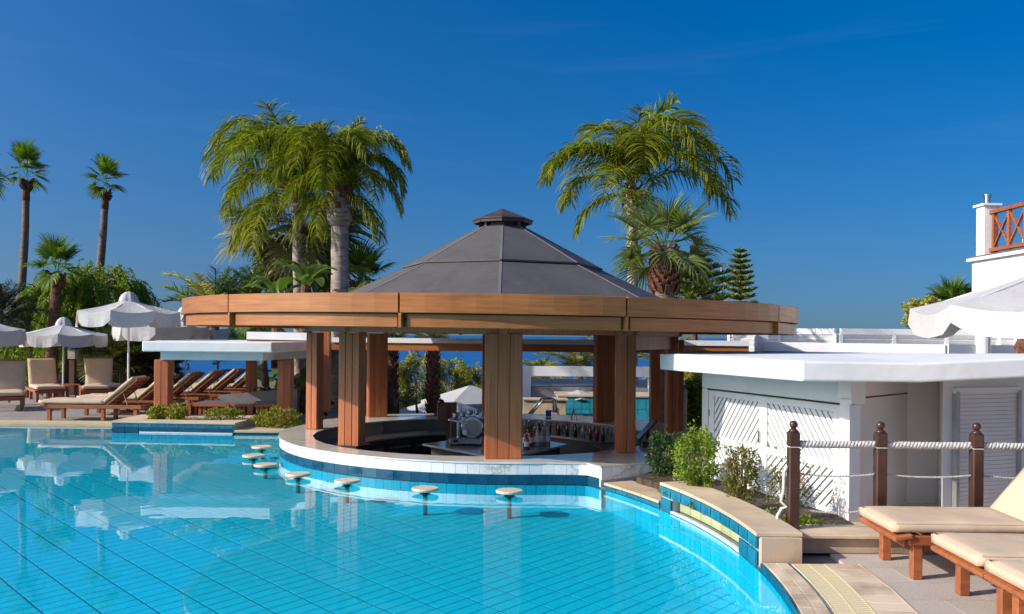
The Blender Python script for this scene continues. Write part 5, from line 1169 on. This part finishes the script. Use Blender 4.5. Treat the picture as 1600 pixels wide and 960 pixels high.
# Norfolk pines
def norfolk(name, px, ytop, ybot, Y, w_px, label, seed, tiers=12, gap=1.0):
    rg = np.random.default_rng(seed); t = A(px, ytop, Y); b = A(px, ybot, Y); r = empty(name, (b.x, Y, b.z), 0, label, 'tree'); H = t.z-b.z; W = w_px/F*Y/2
    MB().tube([(b.x, Y, b.z-1), (b.x, Y, t.z)], [0.09, 0.02], 8).build('trunk', BARKR, r)
    br = MB(); V = []; Fq = []; k = 0
    for i in range(tiers):
        u = i/tiers; z = b.z+H*u**0.92; L = W*(1-u)**0.75*rg.uniform(0.85, 1.1)+0.06; nb = 7
        for j in range(nb):
            a = 2*PI*j/nb+i*0.5+rg.uniform(-.2, .2); d = np.array([math.cos(a), math.sin(a), 0.15]); LL = L*rg.uniform(0.8, 1.08); P0 = np.array([b.x, Y, z])
            br.tube([tuple(P0), tuple(P0+d*LL)], [0.02, 0.008], 4)
            for s in np.arange(0.28, 1.02, 0.045):
                q = P0+d*LL*s+np.array([0, 0, 0.10*LL*s*s])
                for _ in range(6):
                    a_ = np.array([d[0]*0.4+rg.normal()*0.6, d[1]*0.4+rg.normal()*0.45, 0.55+rg.random()*0.4]); z_ = min(0.22, 0.10+0.12*LL); b_ = np.cross(a_, rg.normal(size=3)); b_ /= np.linalg.norm(b_)+1e-6; w = 0.028
                    V += [q, q+a_*z_*0.5+b_*w, q+a_*z_, q+a_*z_*0.5-b_*w]; Fq.append((k, k+1, k+2, k+3)); k += 4
    br.build('branches', BARKR, r); np_obj('foliage', np.array(V)-np.array(r.location), np.array(Fq), G_PINE, r)
norfolk('norfolk_pine', 1086, 392, 480, 26, 116, 'broad open Norfolk pine behind the short fan palm', 141, 7)
norfolk('norfolk_pine.001', 1156, 386, 480, 32, 48, 'narrow conical Norfolk pine standing alone right of the fan palm', 142, 10)
lpp = empty('floodlight_mast', A(1128, 480, 40), label='thin floodlight mast between the two Norfolk pines', cat='lamp post')
MB().tube([A(1128.5, 520, 40), A(1127, 416, 40)], 0.05, 8).build('mast', GREYM, lpp); MB().box(A(1129, 414, 40), (0.34, 0.25, 0.16)).build('lamp_head', GREYM, lpp)
MB().box(A(1129, 428, 40), (0.24, 0.2, 0.07)).build('bracket', GREYM, lpp)
fan_palm('far_fan_palm', (A(1490, 560, 24).x, 24, 0), A(1486, 484, 24), 0.15, 0.13, 26, 0.72, 'sunlit fan palm in front of the upper building above the big parasol', 151, FN, (85, 0))
shrub_px('far_tree', 1412, 1480, 462, 520, 22, G_OLIVE, 'leafy tree partly hidden by the left corner of the big parasol', 152, 2600, 0.10, 0.8)
clump('potted_palm', A(1600, 540, 13.8), None, DG, 12, 0.28, 'small sunlit palm fronds at the right frame edge behind the hut', 70, 10, 153)
# ------------------------------------------------------------------ bar clutter
def bottle(x, y, z, h, r, mat, lab, capm=BLACKM):
    e = empty('bottle', (x, y, z), 0, lab, 'bottle', 'bottles on the bar island')
    MB().lathe([(r, 0), (r, h*0.58), (r*0.8, h*0.66), (r*0.35, h*0.76), (r*0.33, h*0.93)], 12, (x, y, z)).build('body', mat, e, smooth=True)
    MB().lathe([(r*0.38, h*0.93), (r*0.38, h)], 8, (x, y, z)).build('cap', capm, e)
    MB().lathe([(r*1.02, h*0.2), (r*1.02, h*0.48)], 12, (x, y, z)).build('paper_label', POLE, e)
def gl(name, c, rough=0.1): return surf(name, c, tuple(k*1.2 for k in c), 6, rough)
BOT = [gl('amber_glass', (0.25, 0.07, 0.02)), gl('green_glass', (0.02, 0.05, 0.03)), gl('clear_glass', (0.35, 0.36, 0.36)), gl('red_glass', (0.28, 0.03, 0.02)), gl('dark_glass', (0.03, 0.02, 0.015))]
bl = ['amber bottle leftmost beside the broad front column', 'dark green bottle behind the amber one on the island', 'red bottle in the left part of the island bottle group', 'amber bottle in the middle of the island group', 'clear bottle in the middle of the island group', 'dark bottle in the middle back of the island group', 'clear bottle with dark cap right of the middle', 'tall clear bottle near the right of the island group', 'clear bottle at the right end of the island group', 'red bottle low at the front left of the island group']
bp_ = [(821, 12.6, 0, .30), (826, 12.9, 1, .36), (830, 12.7, 3, .27), (835, 12.9, 0, .26), (840, 12.7, 2, .32), (843, 13.0, 4, .34), (848, 12.8, 2, .30), (851, 12.95, 2, .34), (856, 12.8, 2, .30), (823, 12.3, 3, .24)]
for i, (px, Y, mi, h) in enumerate(bp_): p = A(px, 690, Y); bottle(p.x, Y, 0.15, h, 0.036, BOT[mi], bl[i], STEEL if i % 2 else BLACKM)
# meat slicer
sp = A(727, 690, 12.75); sx, sy, sz = sp.x, 12.75, 0.152
sl_ = empty('meat_slicer', (sx, sy, sz), label='steel meat slicer on the pale bar island left of the broad column', cat='slicer')
MB().box((sx, sy, sz+0.075), (0.46, 0.30, 0.09)).build('base', STEEL, sl_, bevel=0.015, seg=2)
for a in (-1, 1):
    for b in (-1, 1): MB().lathe([(0.02, 0), (0.02, 0.03)], 8, (sx+a*0.19, sy+b*0.1, sz)).build('foot', BLACKM, sl_)
d_ = MB(); d_.lathe([(0.15, -0.012), (0.16, 0.0), (0.15, 0.012)], 28); d_.v = [tuple(Matrix.Rotation(R(90), 3, 'X') @ Matrix.Rotation(R(0), 3, 'Z') @ Vector(v)+Vector((sx+0.10, sy-0.07, sz+0.27))) for v in d_.v]; d_.build('blade_guard', STEEL, sl_)
d_ = MB(); d_.lathe([(0.11, -0.018), (0.11, 0.018)], 24); d_.v = [tuple(Matrix.Rotation(R(90), 3, 'X') @ Vector(v)+Vector((sx+0.10, sy-0.075, sz+0.27))) for v in d_.v]; d_.build('blade', GREYM, sl_)
MB().box((sx-0.09, sy, sz+0.35), (0.30, 0.22, 0.035), m=Matrix.Rotation(R(10), 3, 'Y')).build('carriage', STEEL, sl_, bevel=0.006)
MB().box((sx-0.10, sy+0.02, sz+0.23), (0.04, 0.1, 0.24)).build('arm', STEEL, sl_, bevel=0.006); MB().box((sx+0.02, sy+0.06, sz+0.34), (0.16, 0.06, 0.14)).build('pusher_plate', STEEL, sl_, bevel=0.01)
d_ = MB(); d_.lathe([(0.035, -0.02), (0.035, 0.02)], 16); d_.v = [tuple(Matrix.Rotation(R(90), 3, 'X') @ Vector(v)+Vector((sx+0.0, sy-0.13, sz+0.20))) for v in d_.v]; d_.build('dial', POLE, sl_)
MB().box((sx-0.13, sy-0.152, sz+0.08), (0.07, 0.01, 0.04)).build('switch_plate', BLACKM, sl_)
for k, (dx, dz) in enumerate(((-0.16, 0.42), (-0.06, 0.43), (0.05, 0.46), (0.16, 0.47))):
    o = MB().lathe([(0.02, -0.03), (0.045, -0.01), (0.048, 0.04), (0.046, 0.042)], 14, (sx+dx, sy+0.25, sz+dz-0.02)).build('cup', GREYM); tag(o, ['pale cup leftmost behind the slicer', 'second pale cup behind the slicer carriage', 'third pale cup behind the slicer blade', 'pale cup rightmost behind the slicer near the column'][k], 'cup', 'cups stacked behind the slicer')
cmx = empty('coffee_grinder_shelf', (sx+0.0, sy+0.30, 0.15), label='dark equipment shelf standing behind the slicer', cat='shelf')
MB().box((sx, sy+0.28, 0.32), (0.46, 0.2, 0.34)).build('cabinet', BLACKM, cmx, bevel=0.01); MB().box((sx, sy+0.28, 0.51), (0.48, 0.22, 0.02)).build('top', STEEL, cmx)
wp2 = A(702, 660, 13.4); cb_ = empty('dark_wood_cabinet', (wp2.x, 13.4, -0.85), label='dark reddish wooden cabinet on a post with a domed lamp on top', cat='cabinet')
b0 = A(684, 655, 13.4); b1 = A(713, 632, 13.4)
MB().box(((b0.x+b1.x)/2, 13.4, (b0.z+b1.z)/2), (b1.x-b0.x, 0.25, b1.z-b0.z+.04)).build('box', WD, cb_, bevel=0.008)
MB().box((A(705, 660, 13.4).x, 13.42, -0.1), (0.15, 0.16, 1.3)).build('post', WD, cb_); MB().box(((b0.x+b1.x)/2+.02, 13.27, (b0.z+b1.z)/2), (0.012, 0.012, b1.z-b0.z)).build('door_gap', BLACKM, cb_)
MB().lathe([(0.055, 0), (0.05, 0.03), (0.03, 0.05), (0.0, 0.056)], 14, (A(689, 630, 13.4).x, 13.38, A(689, 629.5, 13.4).z)).build('dome_lamp', BLACKM, cb_, smooth=True)
sc_ = A(1010, 672, 11.9); pos = empty('till_screen', (sc_.x, 11.9, 0.2645), label='tilted black touch-screen till on the counter at the right column', cat='till')
mr_ = Matrix.Rotation(R(-48), 3, 'Y'); MB().box((sc_.x, 11.9, sc_.z), (0.36, 0.30, 0.025), m=mr_).build('frame', BLACKM, pos, bevel=0.005)
MB().box(Vector((sc_.x, 11.9, sc_.z))+mr_ @ Vector((0, 0, 0.016)), (0.32, 0.26, 0.006), m=mr_).build('screen', STEEL, pos); MB().box((sc_.x+0.03, 11.9, 0.30), (0.22, 0.26, 0.08)).build('base', BLACKM, pos, bevel=0.01)
MB().tube([(sc_.x+0.03, 11.9, 0.32), (sc_.x+0.02, 11.9, sc_.z)], 0.03, 8).build('stand', BLACKM, pos)
# glasses on the rear worktop
gk = MB(); gk.lathe([(0.028, 0), (0.004, 0.006), (0.004, 0.07), (0.03, 0.10), (0.033, 0.15), (0.028, 0.19)], 10); gme = gk.mesh('wine_glass', True); gme.materials.append(gl('rim_glass', (0.22, 0.22, 0.23), 0.05))
MB_ = [(IC[0]+2.22*math.cos(R(a)), IC[1]+2.22*math.sin(R(a))) for a in range(22, 78, 3)]
ORD = 'first second third fourth fifth sixth seventh eighth ninth tenth eleventh twelfth thirteenth fourteenth fifteenth sixteenth seventeenth eighteenth nineteenth'.split()
for i, (x, y) in enumerate(MB_):
    o = bpy.data.objects.new('wine_glass', gme); COL.objects.link(o); o.location = (x, y, 0.061); tag(o, ORD[len(MB_)-1-i]+' stemmed glass from the left in the row on the rear steel worktop', 'glass', 'stemmed glasses on the rear worktop')
for i, (x, y) in enumerate([(IC[0]+2.05*math.cos(R(a)), IC[1]+2.05*math.sin(R(a))) for a in range(24, 70, 5)]):
    e = empty('bottle', (x, y, 0.061), 0, ORD[9-i]+' small bottle from the left standing among the glasses on the rear worktop', 'bottle', 'bottles on the rear worktop')
    MB().lathe([(0.03, 0), (0.03, 0.13), (0.012, 0.18), (0.012, 0.22)], 10, (x, y, 0.061)).build('body', BOT[(i*2+1) % 5], e, smooth=True)
hobx = A(615, 686, 12.9); hob = empty('sink_lid', (hobx.x, 13.3, 0.07), label='chrome hatch handle set in the grey worktop behind the left column', cat='hatch')
for (dx, dy) in ((-.12, 0), (.12, 0)): MB().box((-2.35+dx, 13.4+dy, 0.075), (0.18, 0.03, 0.012)).build('handle', BLACKM, hob)
# ------------------------------------------------------------------ behind the bar: tents, raised pool, white frame, stair rails
def tentroof(name, c, w, d, h, hip, label, rz=0.0):
    r = empty(name, (c[0], c[1], -2.4), 0, label, 'awning'); m = Matrix.Rotation(rz, 3, 'Z')
    def q(x, y, z): v = m @ Vector((x, y, 0)); return (c[0]+v.x, c[1]+v.y, c[2]+z)
    P = [q(-w/2, -d/2, 0), q(w/2, -d/2, 0), q(w/2, d/2, 0), q(-w/2, d/2, 0)]; T = [q(-hip/2, 0, h), q(hip/2, 0, h)]
    for nm, f in (('roof_panel', (0, 1, 5, 4)), ('roof_panel', (1, 2, 5)), ('roof_panel', (2, 3, 4, 5)), ('roof_panel', (3, 0, 4))):
        V = [Vector((P+T)[i]) for i in f]; k = len(V); MB().add(V+[v-Vector((0, 0, 0.03)) for v in V], [tuple(range(k)), tuple(range(2*k-1, k-1, -1))]+[(i, (i+1) % k, (i+1) % k+k, i+k) for i in range(k)]).build(nm, CANV, r)
    for i in range(4): a = Vector(P[i]); b = Vector(P[(i+1) % 4]); MB().bar(a-Vector((0, 0, 0.12)), b-Vector((0, 0, 0.12)), 0.02, 0.22).build('valance', CANV, r); MB().tube([P[i], (P[i][0], P[i][1], -2.4)], 0.04, 6).build('post', POLE, r)
tentroof('awning', (A(735, 640, 27).x, 27, A(735, 622, 27).z-0.1), 2.3, 2.1, 0.48, 0.1, 'peaked white tent roof highest behind the bar beside the dark column', 0.5)
tentroof('awning.001', (A(690, 650, 25).x, 25, A(690, 640, 25).z-0.1), 2.4, 1.9, 0.32, 0.9, 'white awning roof sloping behind the dark wooden cabinet', 0.35)
tentroof('awning.002', (A(640, 660, 23.6).x, 23.6, A(640, 652, 23.6).z-0.1), 1.5, 1.4, 0.28, 0.5, 'small low white awning roof left of the dark wooden cabinet', 0.2)
tentroof('awning.003', (A(890, 615, 24).x, 24, A(890, 612, 24).z-0.1), 1.9, 2.0, 0.28, 0.8, 'low white sloping roof seen through the white frame', 0.0)
wf = empty('white_portal', (A(920, 600, 21.5).x, 21.5, 0), label='white rectangular frame wall behind the bar with a wide opening', cat='wall')
a = A(817, 572, 21.5); b = A(1024, 589, 21.5); a2 = A(829, 620, 21.5)
MB().box(((a.x+b.x)/2, 21.5, (a.z+b.z)/2), (b.x-a.x, 0.3, a.z-b.z)).build('lintel', STUC, wf); MB().box(((a.x+a2.x)/2, 21.5, b.z/2-0.002), (a2.x-a.x, 0.295, b.z)).build('left_post', STUC, wf)
MB().box((b.x-0.09, 21.5, b.z/2-0.002), (0.18, 0.295, b.z)).build('right_post', STUC, wf)
rp = empty('raised_pool', (A(950, 630, 20).x, 20, 0), label='raised pool wall clad in light blue tiles behind the bar', cat='pool')
a = A(872, 620, 19.8); b = A(1030, 655, 19.8)
MB().box(((a.x+b.x)/2, 20.6, a.z/2), (b.x-a.x, 1.5, a.z)).build('pool_wall', GROUTW, rp); TL2 = glaze('light_blue_tile', (0.03, 0.30, 0.40), (0.05, 0.38, 0.48), 0.12)
tm_ = MB().box((0, 0, 0), (0.17, 0.02, 0.27)).mesh('blue_tile'); tm_.materials.append(TL2); x = a.x+0.09
while x < b.x:
    for j in range(3): put('blue_tile', tm_, rp, (x, 19.84, a.z-0.14-0.28*j))
    x += 0.18
MB().box(((a.x+b.x)/2, 20.5, a.z+0.015), (b.x-a.x+0.05, 1.4, 0.03)).build('coping', SAND, rp)
TERR = surf('grey_terrace_floor', (0.2, 0.19, 0.18), (0.27, 0.25, 0.24), 3, 0.8)
rt = empty('raised_terrace', (A(930, 600, 22).x, 22, 0), kind='structure'); MB().box((A(930, 600, 24).x, 23.5, (a.z+0.12)/2), (4.6, 4.2, a.z+0.12)).build('block', TERR, rt)
pz = A(905, 606, 20.4); parasol('small_parasol', pz.x, 20.4, 0.3, A(905, 610, 20.4).z, A(905, 621, 20.4).z, 0.62, 0.02, 8, 0, 'shaded bluish parasol top in front of the tiled raised pool', cap=False, group='parasols beyond the bar')
rw = empty('beige_ramp_wall', (A(845, 640, 18.9).x, 18.9, 0), label='beige stone wall block behind the bar with steel handrails', cat='wall')
a = A(818, 624, 19.1); b = A(884, 626, 19.1); MB().box(((a.x+b.x)/2, 19.35, 0.0), (b.x-a.x, 0.5, 2*b.z)).build('block', PAV, rw); MB().box(((a.x+b.x)/2+.02, 19.33, b.z+0.012), (b.x-a.x+0.06, 0.54, 0.025)).build('coping', SAND, rw)
hr = empty('steel_handrail', (A(850, 640, 18.6).x, 18.6, 0), label='bent steel handrails climbing in front of the beige wall', cat='handrail')
for dy in (0.0, 0.5):
    Y = 18.6+dy*0.35; o = dy*8
    MB().tube([A(822+o, 652, Y), A(846+o, 623+dy*2, Y), A(861+o, 622.5+dy*2, Y), A(865+o, 626, Y), A(865+o, 645, Y)], 0.022, 8).build('rail', STEEL, hr, smooth=True)
MB().tube([A(848, 641, 18.3), A(866, 643, 18.3), A(872, 638, 18.3), A(872, 652, 18.3)], 0.02, 8).build('rail', STEEL, hr, smooth=True)
for i, (pts, lab) in enumerate((([(497, 613), (503, 605), (509, 612), (509, 650)], 'black curved handrail beside the left pergola post'), ([(560, 612), (585, 610), (614, 617), (617, 630), (617, 652)], 'black curved stair handrail behind the left back column'), ([(622, 650), (622, 625), (650, 628), (652, 646)], 'second black stair handrail in front of the olive bushes'))):
    o = MB().tube([A(x, y, 17.6+0.3*i) for x, y in pts], 0.03, 8).build('stair_handrail', BLACKM, None, smooth=True); tag(o, lab, 'handrail', 'stair handrails behind the bar')
bx_ = A(857, 640, 16.2); o = MB().box((bx_.x, 16.2, 0.32), (0.10, 0.08, 0.10)).build('blue_box', surf('blue_card', (0.01, 0.07, 0.35), (0.02, 0.10, 0.45), 4, 0.5), bevel=0.006); tag(o, 'small blue box standing on the far counter', 'box')
bx_ = A(682, 654, 16.1); o = MB().box((bx_.x, 16.1, 0.29), (0.09, 0.07, 0.05)).build('napkin_box', bpy.data.materials['blue_card'], bevel=0.004); tag(o, 'flat blue napkin box on the far left part of the counter', 'box')
bx_ = A(897, 644, 15.9); e = empty('menu_stand', (bx_.x, 15.9, 0.265), 0, 'small folded menu stand on the far counter', 'menu stand')
for s in (-1, 1): MB().box((bx_.x+0.03*s, 15.9, 0.34), (0.012, 0.10, 0.16), m=Matrix.Rotation(R(-14*s), 3, 'Y')).build('card', BLACKM if s < 0 else POLE, e)
bw = A(1066, 640, 14.2); o = MB().box((bw.x, 14.2, 0.45), (0.13, 0.15, 0.9)).build('stone_pillar', PAV, None, bevel=0.01); tag(o, 'narrow beige stone pillar beside the bright bush', 'pillar')
# boat and breakwater
bt = empty('boat', (A(727, 583, 600).x, 600, -25), label='small white boat with blue canopy off the rocks', cat='boat'); bx = bt.location.x
hull = MB(); hull.add([(bx-3, 598.6, -24.9), (bx+2.2, 598.6, -24.9), (bx+3.6, 600, -23.6), (bx+2.2, 601.4, -24.9), (bx-3, 601.4, -24.9), (bx-3.1, 598.4, -23.6), (bx+2.2, 598.4, -23.6), (bx+2.2, 601.6, -23.6), (bx-3.1, 601.6, -23.6)], [(0, 1, 6, 5), (1, 2, 6), (3, 4, 8, 7), (2, 3, 7), (4, 0, 5, 8), (5, 6, 2, 7, 8)]); hull.build('hull', POLE, bt)
MB().box((bx-0.8, 600, -21.9), (3.4, 2.4, 0.3)).build('canopy', bpy.data.materials['blue_card'], bt); MB().box((bx-0.8, 600, -22.9), (1.6, 1.8, 1.8)).build('cabin', bpy.data.materials['blue_card'], bt)
rk = MB(); ROCK = surf('breakwater_rock', (0.2, 0.16, 0.13), (0.4, 0.33, 0.27), 0.5, 0.9)
rkr = random.Random(4)
for i in range(46):
    t = i/46; p = A(706+44*t, 582, 640); s = rkr.uniform(1.2, 2.8); q = MB().lathe([(s*0.6, -s*.5), (s, 0), (s*0.7, s*0.6), (s*0.2, s*0.8)], 6, (p.x, 640+rkr.uniform(-8, 8)+40*abs(t-.5), -25.0+rkr.uniform(-.3, 1.0)), rkr.random()*3); rk.add(q.v, q.f)
tag(rk.build('breakwater', ROCK), kind='stuff')
